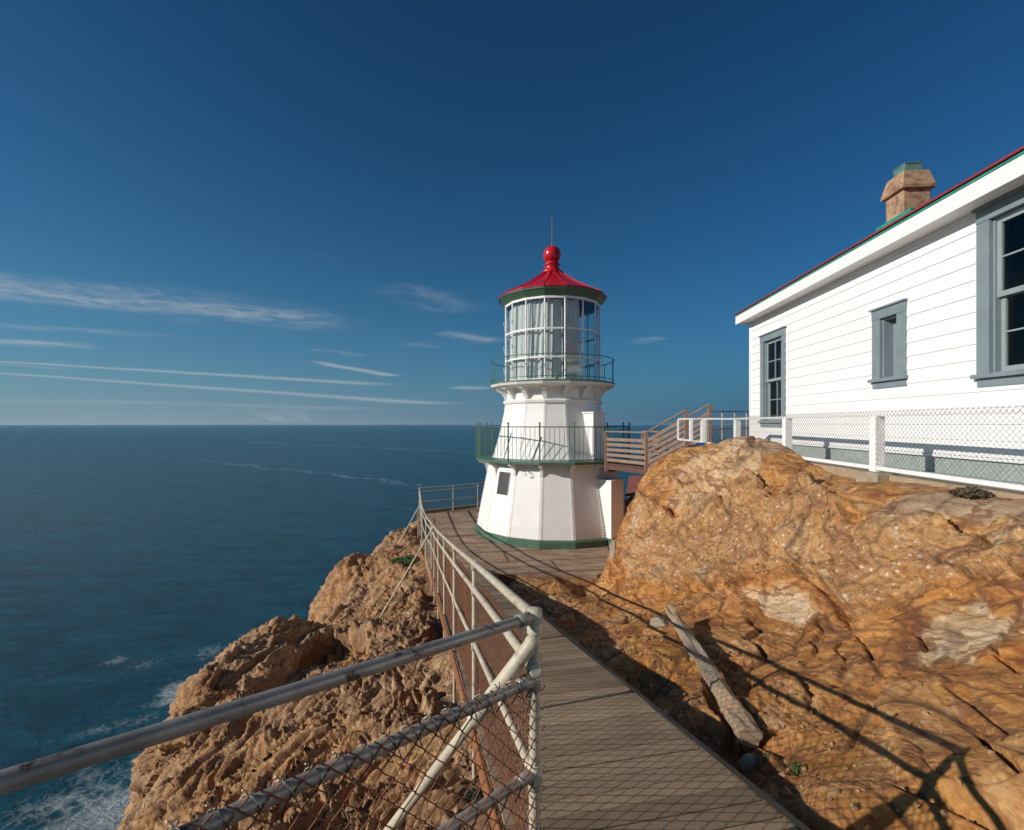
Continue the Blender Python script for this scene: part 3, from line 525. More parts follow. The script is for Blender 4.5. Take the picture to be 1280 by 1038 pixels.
azs = np.concatenate([np.linspace(-115, -52, 70), np.linspace(-51.8, 51.8, 760), np.linspace(52, 110, 60)])
azs = np.radians(azs)
rs = np.concatenate([np.geomspace(.8, 2.2, 60)[:-1], np.geomspace(2.2, 24, 680)[:-1], np.geomspace(24, 110, 60)])
terrain = grid_mesh('terrain', azs, rs); terrain['kind'] = 'structure'
def ground_at(x, y): return float(hbase(np.array([float(x)]), np.array([float(y)]))[0])

# sea
mb = MB(); ZZ = 45000
ring = [0, 60, 200, 600, 2000, 8000, 20000, ZZ]; vs = [(0, 0, SEA)]; fs = []; NA = 48
for r_ in ring[1:]: vs += [(r_*math.cos(2*math.pi*k/NA), r_*math.sin(2*math.pi*k/NA), SEA) for k in range(NA)]
fs += [(0, 1+k, 1+(k+1) % NA) for k in range(NA)]
for j in range(len(ring)-2): fs += [(1+j*NA+k, 1+(j+1)*NA+k, 1+(j+1)*NA+(k+1) % NA, 1+j*NA+(k+1) % NA) for k in range(NA)]
mb.add(vs, fs); sea = mb.build('sea', 'sea'); sea['kind'] = 'structure'

# ------------------------------------------------------------------ walkway and platform
mb = MB(); tones = []
Y = -1.2; pw = .138
while Y < 12.9:
    # boards run square to the walkway
    dx, dy = -.2033, 1.0; l = math.hypot(dx, dy); ux, uy = dx/l, dy/l; nx_, ny_ = uy, -ux
    def cpn(Yc, s_): return (wl(Yc)+nx_*s_, Yc+ny_*s_, -1.56-.183*Yc-.0*s_)
    j = random.uniform(-.003, .003); a = cpn(Y, 0); b = cpn(Y, WALK_W); c_ = cpn(Y+pw-.008, WALK_W); d_ = cpn(Y+pw-.008, 0)
    vs = [(p[0], p[1], p[2]+j) for p in (a, b, c_, d_)]+[(p[0], p[1], p[2]+j-.04) for p in (a, b, c_, d_)]
    mb.add(vs, [(0, 1, 2, 3), (7, 6, 5, 4), (0, 4, 5, 1), (1, 5, 6, 2), (2, 6, 7, 3), (3, 7, 4, 0)]); tones += [random.random()*.7+.15]*8; Y += pw
walk = mb.build('walkway', 'plank', bevel=.003); walk['kind'] = 'structure'
at = walk.data.attributes.new('tone', 'FLOAT', 'POINT'); at.data.foreach_set('value', tones)
mb = MB()
def wpt(Y, s_, dz): return (wl(Y)+.98*s_, Y+.199*s_, -1.56-.183*Y+dz)
mb.bar(wpt(-1.2, WALK_W+.025, -.10), wpt(12.7, WALK_W+.025, -.10), .04, .21)
for k in range(8): mb.bar(wpt(.4+k*1.8, .05, -.14), wpt(.4+k*1.8, WALK_W-.05, -.14), .09, .18)
st = mb.build('walkway_frame', 'beam_grey'); st['kind'] = 'structure'
mb = MB(); mb.bar(wpt(-1.2, -.02, -.09), wpt(12.7, -.02, -.09), .03, .10); st2 = mb.build('walkway_edge_iron', 'rust_iron'); st2['kind'] = 'structure'
# platform slab around tower
poly = [(.45-.2033*12.78-.02, 12.78), (2.25, 12.72), (3.2, 13.6), (4.4, 16.3), (4.4, 22.0), (-1.25, 23.5), (-4.15, 21.35), (-3.2, 16.7)]
mb = MB(); nv = len(poly); mb.add([(x, y, PLAT) for x, y in poly]+[(x, y, PLAT-.22) for x, y in poly], [tuple(range(nv)), tuple(range(nv, 2*nv))[::-1]]+[(i, i+nv, (i+1) % nv+nv, (i+1) % nv) for i in range(nv)])
pl = mb.build('platform', 'slabs'); pl['kind'] = 'structure'
mb = MB()
for i in (5, 6):
    a, b = poly[i], poly[(i+1) % nv]; mb.bar((*a, PLAT+.06), (*b, PLAT+.06), .16, .12)
kb = mb.build('platform_kerb', 'plank', bevel=.01); kb['kind'] = 'structure'
at = kb.data.attributes.new('tone', 'FLOAT', 'POINT'); at.data.foreach_set('value', [.5]*len(kb.data.vertices))

# ------------------------------------------------------------------ chain link
def chain_link(mb, p0, p1, top_off, bot_off, wire=.0030, h=.0359, n=5, nrm=None, jag=.0, sag=.0):
    """mesh between verticals at p0 and p1 (points on reference line); offsets down from it"""
    p0 = Vector(p0); p1 = Vector(p1); L = math.hypot(p1.x-p0.x, p1.y-p0.y); e = (p1-p0)/L
    nr = Vector((-(p1-p0).y, (p1-p0).x, 0)).normalized() if nrm is None else Vector(nrm)
    cols = int(L/h); rows = int((bot_off-top_off)/h)
    def Q(u, v, dn): 
        sg = sag*math.sin(u*3.1+v*2.0)+sag*.6*math.sin(u*7.3+v*5)
        return p0+e*u+Vector((0, 0, -v))+nr*(dn+sg)
    for i in range(cols):
        pts = []
        for k in range(-1, rows+1):
            right_ = (k+i) % 2; u = (i+right_)*h; ov = .0022
            uu = u+(ov if right_ else -ov); dn = wire*.9*(1 if right_ else -1)*(1 if i % 2 else -1)
            v = top_off+k*h
            if k == -1: v += h*.45; uu = (i+.5)*h+(uu-(i+.5)*h)*.2 
            pts.append(Q(uu, v, dn))
        # knuckle/twist at top
        mb.tube(pts, wire, n, cap=False, ref=nr)
    return mb
def fitting(mb, c, r=.03, ax=(0, 0, 1), l=.05):
    ax = Vector(ax).normalized(); c = Vector(c); mb.tube([c-ax*l, c-ax*l*.98, c+ax*l*.98, c+ax*l], [r*.7, r, r, r*.7], 14)

PR = .0205
def rail_z(Y): return -.40-.183*Y if Y < 13.0 else -2.85+.07
# ---- walkway railing (away from the corner)
posts_Y = [1.8*k for k in range(1, 8)]+[14.6, 16.6, 19.0, 21.4]
def rx(Y): return wl(Y) if Y <= 12.7 else {14.6: -2.62, 16.6: -3.11, 19.0: -3.62, 21.4: -4.13}.get(Y, wl(Y))
TOPZ = {1.8: -.723, 3.6: -1.05, 5.4: -1.386, 7.2: -1.71, 9.0: -2.03, 10.8: -2.33, 12.6: -2.62, 14.6: -2.80, 16.6: -2.85, 19.0: -2.86, 21.4: -2.86}
def rtop(Y): Yk = min(TOPZ, key=lambda q: abs(q-Y)); return Vector((rx(Yk), Yk, TOPZ[Yk]))
wr = empty('pipe_railing', (rtop(1.8).x, 1.8, -1.9), 'long cream pipe railing running down the left side of the boardwalk to the lighthouse platform', 'railing', 'pipe railings of the walkway')
tops = [rtop(Y) for Y in posts_Y]
def smoothline(pts, n=6):
    out = []
    for i in range(len(pts)-1):
        a = pts[max(i-1, 0)]; b = pts[i]; c_ = pts[i+1]; d_ = pts[min(i+2, len(pts)-1)]
        for k in range(n):
            t_ = k/n; out.append(.5*((2*b)+(c_-a)*t_+(2*a-5*b+4*c_-d_)*t_*t_+(3*b-a-3*c_+d_)*t_**3))
    return out+[pts[-1]]
sl = smoothline(tops)
for off, r_, z0 in ((0, PR, 0), (.195, PR, 0), (.60, PR*.82, 0)):
    mb = MB(); mb.tube([p-Vector((0, 0, off)) for p in sl], r_, 14); mb.build('rail', 'pipe_cream', wr)
for i, tp in enumerate(tops):
    mb = MB(); foot = min(ground_at(tp.x-.05, tp.y)-.1, tp.z-1.35); mb.tube([tp+Vector((0, 0, .0)), Vector((tp.x, tp.y, foot))], PR*.9, 12)
    for off in (0, .195, .60): fitting(mb, tp-Vector((0, 0, off)), PR*1.28, (tops[min(i+1, len(tops)-1)]-tops[max(i-1, 0)]), .03); fitting(mb, tp-Vector((0, 0, off+.01)), PR*1.22, (0, 0, 1), .035)
    mb.build('post', 'pipe_cream', wr)
for i in range(3):                                   # thin intermediate bars of the near bays
    pass
mb = MB()
for i in range(6):
    a, b = tops[i], tops[i+1]; nn = Vector((1, .2, 0)).normalized()*.028; chain_link(mb, a+nn, b+nn, .165, 1.17, sag=.006)
mb.build('chain_link_mesh', 'wire_rust', wr)
mb = MB(); mb.tube([tops[0]-Vector((.03, 0, 1.19)), tops[6]-Vector((.03, 0, 1.19))], .014, 8)
for i in range(6, 10): pass
mb.build('bottom_bar', 'rust_iron', wr)
for (a, b) in [((.075, 1.785, -.815), None), (P(541, 660, 10.8), P(481, 762, 10.5)), (P(526.5, 628, 16.6), P(495, 686, 16.4))]:
    a = Vector(a); mb = MB()
    if b is None:
        b = a+Vector((-.50, -.06, -.625))*2.7; d = (b-a).normalized()
        mb.tube([a, a+d*.32, a+d*.33, b], [PR*1.35, PR*1.35, PR*.92, PR*.92], 14); mb.tube([a+d*.30, a+d*.35], PR*1.5, 14); mb.ball(a, PR*1.5)
    else:
        b = Vector(b); d = (b-a).normalized(); mb.tube([a, b+d*.2], PR*.9, 10); mb.ball(a, PR*1.7)
    mb.build('brace', 'pipe_cream', wr)
# ---- foreground railing (turns toward the left, past the camera)
c0 = Vector((.084, 1.8, -.723)); dirp = Vector((-1.017, -1, .1)); e2 = c0+dirp*2.6
fr_ = empty('pipe_railing', (c0.x, c0.y, -1.9), 'bare grey galvanised railing section crossing the bottom left foreground, wrapped with rusty wire mesh', 'railing', 'pipe railings of the walkway')
for off, r_ in ((0, .0200), (.235, .0200), (.585, .018)):
    mb = MB(); a = c0-Vector((0, 0, off)); mb.tube([a+dirp*.035*(1 if off else 0), a+dirp*2.6], r_, 20)
    fitting(mb, a+dirp*.035, r_*1.22, dirp, .04); mb.build('rail', 'pipe_galv', fr_)
mb = MB(); mb.tube([c0+Vector((0, 0, .004)), c0-Vector((0, 0, 1.35))], .0205, 18); mb.tube([c0+Vector((0, 0, .03)), c0+Vector((0, 0, .028)), c0-Vector((0, 0, .06))], [.012, .028, .028], 18)
for off in (.235, .585): fitting(mb, c0-Vector((0, 0, off)), .027, (0, 0, 1), .035)
mb.ball(c0, .031, nu=16, nv=12); mb.build('corner_post', 'pipe_cream', fr_)
mb = MB(); a = c0+dirp*2.6; mb.tube([a+Vector((0, 0, .02)), a-Vector((0, 0, 1.4))], .0205, 14); mb.build('post', 'pipe_galv', fr_)
mb = MB(); nn = Vector((-1, 1.017, 0)).normalized()
chain_link(mb, c0-nn*.026, c0+dirp*2.6-nn*.026, .215, 1.2, wire=.0027, nrm=nn, sag=.009, n=6); mb.build('chain_link_mesh', 'wire_rust', fr_)
# galvanised tie wire wound over the middle rail, with loose knuckle ends
mb = MB(); a = c0-Vector((0, 0, .235)); L = dirp.length
u = .02
while u < 2.5:
    cc = a+dirp/L*u; dd = dirp/L; up = Vector((0, 0, 1)); sd_ = dd.cross(up).normalized(); s0 = random.uniform(.9, 1.1)
    pts = []
    for k in range(9):
        ang = math.pi*(1.15-k/8*1.5); pts.append(cc+dd*(.05*k/8*s0)+(sd_*math.cos(ang)+up*math.sin(ang))*(.0235+.0035*(k in (3, 4, 5))))
    pts = [pts[0]-up*.035-dd*.012]+pts+[pts[-1]-up*.03+dd*.012]; mb.tube(pts, .0021, 6, cap=False)
    t0 = cc+dd*.025+up*.024; mb.tube([t0, t0+up*.014+dd*.006+sd_*.004, t0+up*.020+dd*.014], .002, 5)
    mb.tube([t0, t0+up*.012-dd*.006-sd_*.005, t0+up*.022-dd*.008], .002, 5); u += .0718
for k in range(14):                                  # wraps down the corner post
    z = -.19-k*.075; ang0 = random.random()*2
    mb.tube([c0+Vector((math.cos(ang0+q)*.026, math.sin(ang0+q)*.026, z-q*.009)) for q in np.linspace(0, 5, 11)], .002, 5)
    q = c0+Vector((.026, -.02, z)); mb.tube([q, q+Vector((.012, -.004, .016)), q+Vector((.004, -.01, .03))], .002, 5)
mb.build('tie_wire', 'wire_galv', fr_)
# ---- far platform railing
fa = empty('pipe_railing', (-4.13, 21.4, -4), 'weathered low pipe railing across the far seaward edge of the platform behind the lighthouse', 'railing', 'pipe railings of the walkway')
A0 = Vector((-4.13, 21.4, -2.86)); A1 = Vector((-2.72, 22.2, -2.86)); A2 = Vector((-1.32, 23.2, -2.86)); A3 = Vector((1.6, 23.4, -2.86)); A4 = Vector((4.2, 22.0, -2.86))
for off, r_ in ((0, .024), (.16, .02), (.62, .024)):
    mb = MB()
    for a, b in ((A0, A1), (A1, A2), (A2, A3), (A3, A4)): mb.tube([a-Vector((0, 0, off)), b-Vector((0, 0, off))], r_, 8)
    mb.build('rail', 'pipe_cream', fa)
for a in (A1, A2, A3, A4, A2.lerp(A1, .22)):
    mb = MB(); mb.tube([a+Vector((0, 0, .03)), a-Vector((0, 0, 1.14))], .026, 10); mb.build('post', 'pipe_cream', fa)
mb = MB(); mb.box((A2.x-.09, A2.y-.09, -4), (A2.x+.03, A2.y+.03, -2.84)); mb.build('timber_post', 'rust_iron', fa)
mb = MB()
for a, b in ((A0, A1), (A1, A2)): chain_link(mb, a, b, .16, 1.08, n=3, wire=.0016)
mb.build('chain_link_mesh', 'wire_galv', fa)

# ------------------------------------------------------------------ lighthouse
TC = Vector((1.52, 18.2, 0)); VA = math.atan2(-1.52, 18.2)   # bearing of the camera from the tower
def td(th, r_, z): a = R(th)+VA; return Vector((TC.x+r_*math.sin(a), TC.y-r_*math.cos(a), z))
NS = 16; PH = -8.0; VT = [PH+22.5*k for k in range(NS)]
def rings(mb, prof, ths=VT, smooth=False, capt=False, capb=False):
    n_ = len(ths); vs = [td(th, r_, z) for r_, z in prof for th in ths]; fs = []
    for j in range(len(prof)-1):
        for i in range(n_): fs.append((j*n_+i, j*n_+(i+1) % n_, (j+1)*n_+(i+1) % n_, (j+1)*n_+i))
    if capt: fs.append(tuple((len(prof)-1)*n_+i for i in range(n_)))
    if capb: fs.append(tuple(range(n_))[::-1])
    return mb.add(vs, fs, smooth)
lh = empty('lighthouse', (TC.x, TC.y, -4), 'short white iron lighthouse with red roof and ball, green galleries and a glazed lantern', 'lighthouse')
mb = MB(); rings(mb, [(2.95, -4.0), (2.95, -3.80), (2.91, -3.76), (2.86, -3.74)]); mb.build('base_band', 'green_paint', lh)
mb = MB(); rings(mb, [(2.85, -3.76), (2.80, -3.4), (2.64, -2.6), (2.47, -1.75), (2.42, -1.42), (2.42, -1.30)]); mb.build('lower_wall', 'white_iron', lh)
mb = MB(); rings(mb, [(2.30, -1.30), (2.22, -1.1), (2.06, -.55), (1.93, -.05), (1.84, .40), (1.80, .70), (1.86, .74), (1.88, .82), (1.83, .86), (1.74, .88), (1.74, 1.22), (1.80, 1.26), (1.86, 1.32)]); mb.build('upper_wall', 'white_iron', lh)
mb = MB()
for th in VT:                                        # rivet strips on the plate seams
    for (r0, z0, r1, z1) in ((2.855, -3.72, 2.43, -1.5), (2.235, -1.1, 1.81, .66)):
        n_ = 26 if z0 < -2 else 20
        for k in range(n_):
            t_ = k/(n_-1); bulge = 0
            if z0 > -2: rr = np.interp(z0+(z1-z0)*t_, [-1.1, -.55, -.05, .4, .7], [2.22, 2.06, 1.93, 1.84, 1.80])
            else: rr = np.interp(z0+(z1-z0)*t_, [-3.76, -3.4, -2.6, -1.75, -1.42], [2.85, 2.80, 2.64, 2.47, 2.42])
            for dth in (-.9, .9): mb.ball(td(th+dth, rr*math.cos(R(.9)), z0+(z1-z0)*t_), .019, nu=6, nv=4)
mb.build('rivets', 'white_iron', lh)
# pilaster strips and brackets under the galleries
def bracket(mb, th, prof, w_):
    a = R(th)+VA; tan = Vector((math.cos(a), math.sin(a), 0)); vs = []
    for s_ in (-1, 1): vs += [td(th, r_, z)+tan*s_*w_/2 for r_, z in prof]
    n_ = len(prof); mb.add(vs, [tuple(range(n_))[::-1], tuple(range(n_, 2*n_))]+[(i, (i+1) % n_, (i+1) % n_+n_, i+n_) for i in range(n_)])
for th in VT:
    mb = MB(); bracket(mb, th, [(2.38, -1.33), (2.80, -1.33), (2.78, -1.40), (2.62, -1.45), (2.53, -1.55), (2.50, -1.70), (2.42, -1.85), (2.36, -1.85)], .10); mb.build('bracket', 'white_iron', lh)
for k in range(16):
    mb = MB(); bracket(mb, PH+22.5*k, [(1.70, 1.31), (2.16, 1.31), (2.12, 1.24), (1.98, 1.18), (1.86, 1.02), (1.80, .90), (1.70, .90)], .16); mb.build('bracket', 'white_iron', lh)
# lower gallery
g1 = MB(); rings(g1, [(2.30, -1.33), (2.82, -1.33), (2.88, -1.32), (2.88, -1.24), (2.84, -1.235), (2.20, -1.235)]); gal = g1.build('lower_gallery', 'green_paint', lh)
def cring(r_, z, n_=96): return [td(360*k/n_, r_, z) for k in range(n_)]
def inpath(th): return 49 < (th % 360) < 82
def seg_ring(mb, r_, z, rad, n=6):
    pts = [td(a, r_, z) for a in np.arange(82, 409.1, 3)]; mb.tube(pts, rad, n)
mb = MB(); seg_ring(mb, 2.84, -.10, .020); mb.build('handrail', 'green_paint', gal)
mb = MB(); seg_ring(mb, 2.84, -1.17, .014); mb.build('bottom_rail', 'green_paint', gal)
for th in VT:
    if inpath(th): continue
    mb = MB(); mb.tube([td(th, 2.85, -1.34), td(th, 2.85, .0)], .026, 8); mb.ball(td(th, 2.85, .02), .036, nu=8, nv=6); mb.build('post', 'green_paint', gal)
mb = MB()
for k in range(16*7):
    th = PH+22.5*k/7
    if k % 7 == 0 or inpath(th): continue
    mb.tube([td(th, 2.84, -1.2), td(th, 2.84, -.11)], .008, 4, cap=False)
mb.build('balusters', 'green_paint', gal)
# upper gallery
g2m = MB(); rings(g2m, [(1.6, 1.31), (2.2, 1.31), (2.30, 1.36), (2.34, 1.44), (2.34, 1.49), (2.28, 1.50), (1.6, 1.50)]); ug = g2m.build('upper_gallery', 'green_paint', lh)
mb = MB(); mb.tube(cring(2.30, 2.34), .016, 6, closed=True); mb.build('handrail', 'green_paint', ug)
mb = MB(); mb.tube(cring(2.30, 1.60), .012, 6, closed=True); mb.build('bottom_rail', 'green_paint', ug)
for k in range(16):
    mb = MB(); mb.tube([td(PH+11+22.5*k, 2.30, 1.48), td(PH+11+22.5*k, 2.30, 2.36)], .014, 6); mb.build('post', 'green_paint', ug)
# white underside ring of the upper gallery
mb = MB(); rings(mb, [(1.86, 1.295), (2.20, 1.30), (2.31, 1.35), (2.352, 1.43), (2.30, 1.44)]); mb.build('cornice', 'white_iron', lh)
# lantern
ln = MB(); rings(ln, [(1.74, 1.49), (1.80, 1.49), (1.80, 1.58), (1.74, 1.58)]); lan = ln.build('lantern', 'white_iron', lh)
mb = MB()
for i, th in enumerate(VT): mb.tube([td(th, 1.775, 1.55), td(th, 1.775, 4.45)], .030, 6)
for z in (2.31, 3.29, 4.38):
    for i in range(16): mb.bar(td(VT[i], 1.775, z), td(VT[(i+1) % 16], 1.775, z), .06, .06 if z < 4 else .11)
mb.build('glazing_bars', 'white_iron', lan)
for i in range(16):
    for (z0, z1) in ((1.58, 2.285), (2.335, 3.265), (3.315, 4.33)):
        a, b = VT[i], VT[(i+1) % 16]
        if -100 < ((a+11+180) % 360)-180 < 100:
            mb = MB(); mb.add([td(a, 1.77, z0), td(b, 1.77, z0), td(b, 1.77, z1), td(a, 1.77, z1)], [(0, 1, 2, 3)]); mb.build('pane', 'glass_lantern', lan)
mb = MB()
for i in range(16):
    a, b = VT[i], VT[(i+1) % 16]
    if not -100 < ((a+11+180) % 360)-180 < 100: mb.add([td(a, 1.77, 1.58), td(b, 1.77, 1.58), td(b, 1.77, 4.33), td(a, 1.77, 4.33)], [(0, 1, 2, 3)])
mb.build('rear_glazing', 'glass_lantern', lan)
for k in range(8):                                   # handholds
    th = VT[[0, 1, 2, 3, 13, 14, 15, 12][k]]
    for z in (2.0, 2.8, 3.7): mb = MB(); mb.tube([td(th, 1.79, z-.07), td(th, 1.86, z-.05), td(th, 1.86, z+.05), td(th, 1.79, z+.07)], .009, 5); mb.build('handhold', 'white_iron', lan)
# drapes inside: wavy hanging cloth, gathered open to the right
def drape(a0, a1, zb, r0, amp, fq, gather, ph=0):
    mb = MB(); nu_, nv_ = 150, 22; vs = []
    for j in range(nv_+1):
        v = j/nv_
        for i in range(nu_+1):
            u_ = i/nu_; uu = u_; th = a0+(a1-a0)*uu; sw = gather*v*math.sin(u_*math.pi)
            rr = r0+amp*(.5+.7*v)*math.sin(u_*fq+ph+1.1*math.sin(u_*7+v))+.35*amp*math.sin(u_*fq*2.7+v*2.6)
            vs.append(td(th+sw, rr, 4.36+(zb-4.36)*v-.05*math.sin(u_*fq*.5)**2*(1-v)))
    fs = [(j*(nu_+1)+i, j*(nu_+1)+i+1, (j+1)*(nu_+1)+i+1, (j+1)*(nu_+1)+i) for j in range(nv_) for i in range(nu_)]
    mb.add(vs, fs, True); return mb
for a0, a1, fq, g_ in ((-118, -54, 15, 3), (-54, -31, 7, 4), (-31, -9, 8, -4), (-8, 13, 6, 4), (15, 36, 7, -7), (150, 245, 40, 0)):
    drape(a0, a1, 1.55, 1.58, .05, fq, g_).build('curtain', 'curtain', lan)
mb = MB(); rings(mb, [(.25, 1.5), (.25, 2.0), (.55, 2.1), (.78, 2.5), (.86, 3.0), (.80, 3.5), (.55, 3.95), (.2, 4.1)], smooth=True)
for z in np.linspace(2.2, 3.9, 14): mb.tube([td(a, .62+.26*math.sin((z-2.0)/2.1*math.pi), z) for a in range(0, 360, 15)], .018, 5, closed=True)
mb.build('lens', 'brass', lan)
# roof
mb = MB(); rings(mb, [(1.70, 4.40), (1.81, 4.40), (1.86, 4.47), (1.98, 4.60), (2.02, 4.62), (2.02, 4.68), (1.9, 4.70)]); mb.build('eave', 'green_paint', lh)
mb = MB(); rings(mb, [(2.00, 4.66), (2.05, 4.67), (2.05, 4.705), (1.55, 4.95), (1.0, 5.26), (.6, 5.52), (.34, 5.72)]); rf = mb.build('roof', 'red_paint', lh)
mb = MB()
for th in VT: mb.tube([td(th, 2.045, 4.71), td(th, 1.55, 4.957), td(th, 1.0, 5.267), td(th, .34, 5.727)], .016, 6)
mb.build('roof_ribs', 'red_paint', rf)
cth = [360*k/40 for k in range(40)]
mb = MB(); rings(mb, [(.40, 5.68), (.42, 5.72), (.38, 5.76), (.30, 5.80), (.27, 5.86), (.27, 5.98), (.31, 6.0), (.31, 6.03), (.25, 6.06), (.25, 6.10)]+[(max(.02, .335*math.sin(a)), 6.40-.335*math.cos(a)) for a in np.linspace(.55, 3.1, 18)], cth, True); vb = mb.build('ventilator_ball', 'red_paint', rf)
mb = MB(); mb.tube([(TC.x, TC.y, 6.7), (TC.x, TC.y, 6.9), (TC.x, TC.y, 7.95)], [.03, .016, .008], 8); mb.build('spike', 'wood_red', vb)
# entrance boxes on the right
def tbox(mb, th, d0, d1, w0, w1, z0, z1):
    a = R(th)+VA; nv_ = Vector((math.sin(a), -math.cos(a), 0)); tv = Vector((math.cos(a), math.sin(a), 0)); vs = []
    for z in (z0, z1):
        for d_, s_ in ((d0, w0), (d1, w0), (d1, w1), (d0, w1)): vs.append(Vector((TC.x, TC.y, z))+nv_*d_+tv*s_)
    mb.add(vs, [(0, 1, 2, 3)[::-1], (4, 5, 6, 7), (0, 1, 5, 4), (1, 2, 6, 5), (2, 3, 7, 6), (3, 0, 4, 7)])
TH = 45.0
mb = MB(); tbox(mb, TH, .9, 2.28, -.31, .31, -1.235, .36); tbox(mb, TH, .9, 2.32, -.35, .35, .36, .41); pv = mb.build('upper_doorway', 'white_iron', lh, bevel=.008)
mb = MB(); tbox(mb, TH, 2.28, 2.295, -.22, .22, -1.2, .22); mb.build('door', 'white_wood', pv)
mb = MB(); tbox(mb, TH, 1.2, 3.05, -.33, .33, -3.76, -1.90); tbox(mb, TH, 1.2, 3.08, -.36, .36, -1.90, -1.85); lo = mb.build('lower_doorway', 'white_iron', lh, bevel=.008)
mb = MB(); tbox(mb, TH, 1.2, 3.07, -.35, .35, -4.0, -3.76); mb.build('plinth', 'green_paint', lo)
# dark hatch on the facet left of centre
th0 = (VT[15]+VT[14])/2-360
mb = MB(); q = [td(th0-5.6, 2.50, -1.66), td(th0+5.6, 2.50, -1.66), td(th0+5.2, 2.645, -2.42), td(th0-5.2, 2.645, -2.42)]
ctr_ = sum(q, Vector())/4; nn = td(th0, 3, 0)-td(th0, 2, 0)
def facet_r(z): return np.interp(z, [-3.76, -3.4, -2.6, -1.75, -1.42], [2.85, 2.80, 2.64, 2.47, 2.42])*math.cos(R(11.25))
def hatch(e, dr):
    a = R(th0)+VA; tv = Vector((math.cos(a), math.sin(a), 0))
    return [td(th0, facet_r(z)+dr, z)+tv*s_ for z, s_ in ((-1.66+e, -.27-e), (-1.66+e, .27+e), (-2.42-e, .27+e), (-2.42-e, -.27-e))]
mb = MB(); o_ = hatch(.012, -.02)+hatch(.012, .022); mb.add(o_, [(0, 1, 5, 4), (1, 2, 6, 5), (2, 3, 7, 6), (3, 0, 4, 7), (4, 5, 6, 7)]); wf = mb.build('window', 'white_iron', lh)
mb = MB(); mb.add(hatch(0, .026), [(0, 1, 2, 3)]); mb.build('pane', 'black_metal', wf)
# small hook lamp and pipe on wall
mb = MB(); a = td(-19.5, 2.42, -1.58); nn = (td(-19.5, 3, 0)-td(-19.5, 2, 0)); mb.tube([a, a+nn*.14, a+nn*.2-Vector((0, 0, .06)), a+nn*.17-Vector((0, 0, .13)), a+nn*.1-Vector((0, 0, .14))], .016, 6); mb.build('hook', 'white_iron', lh)

# ------------------------------------------------------------------ landing and stairs
sg = empty('wooden_stairs', (3.92, 14.0, -1.3), 'short redwood stairway and landing with slatted railings joining the lighthouse gallery', 'stairs')
Lp = Vector((3.06, 15.62, -1.28)); Lq = Vector((3.92, 14.0, -1.28)); sdv = Vector((.84, -.54, 0)).normalized(); sn = Vector((.54, .84, 0)).normalized()
SW = 1.45; RH = 1.03; RUN = 1.12; RISE = .64
def slat_panel(a, b, ntop=5, name='railing', ext=0):
    mb = MB(); mb.bar(a+Vector((0, 0, RH)), b+Vector((0, 0, RH)), .11, .04)
    for k in range(ntop):
        z = .12+k*.165; mb.bar(a+Vector((0, 0, z)), b+Vector((0, 0, z)), .03, .095)
    return mb.build(name, 'wood_red', sg)
slat_panel(Lp, Lq); back_a = Lp+Vector((1.35, .55, 0)); back_b = Lq+sn*SW
slat_panel(back_a, back_b)
up = Vector((0, 0, RISE)); s_end = Lq+sdv*RUN+up
slat_panel(Lq, s_end+sdv*.0); slat_panel(back_b, back_b+sdv*(RUN+.35)+up*(RUN+.35)/RUN)
for p in (Lp, Lq, s_end, back_a, back_b, back_b+sdv*(RUN+.35)+up*(RUN+.35)/RUN):
    mb = MB(); mb.box((p.x-.045, p.y-.045, p.z-.25), (p.x+.045, p.y+.045, p.z+RH-.015)); mb.build('post', 'wood_red', sg)
mb = MB(); mb.add([Lp+Vector((0, 0, 0)), Lq, back_b, back_a]+[q-Vector((0, 0, .04)) for q in (Lp, Lq, back_b, back_a)], [(0, 1, 2, 3)[::-1], (4, 5, 6, 7), (0, 1, 5, 4), (1, 2, 6, 5), (2, 3, 7, 6), (3, 0, 4, 7)])
mb.bar(Lp-Vector((0, 0, .12)), Lq-Vector((0, 0, .12)), .08, .14); mb.bar(back_a-Vector((0, 0, .12)), back_b-Vector((0, 0, .12)), .08, .14); mb.bar(Lq-Vector((0, 0, .12)), back_b-Vector((0, 0, .12)), .08, .14)
mb.bar(Lp+Vector((.1, .05, -.2)), Lp+Vector((1.2, .45, -.2)), .1, .16); mb.build('landing', 'wood_dark', sg)
for k in range(4):
    a = Lq+sdv*(RUN*(k+.5)/4)+up*((k+1)/4); mb = MB(); mb.bar(a+sn*.03, a+sn*(SW-.03), .28, .04); mb.build('tread', 'wood_red', sg)
for o_ in (0.02, SW-.02):
    mb = MB(); mb.bar(Lq+sn*o_-Vector((0, 0, .1)), s_end+sn*o_-Vector((0, 0, .1)), .05, .24); mb.build('stringer', 'wood_red', sg)
for p in (Lq, back_b, s_end):
    mb = MB(); zf = ground_at(p.x, p.y)-.4; mb.box((p.x-.055, p.y-.055, zf), (p.x+.055, p.y+.055, p.z-.12)); mb.build('leg', 'wood_dark', sg)

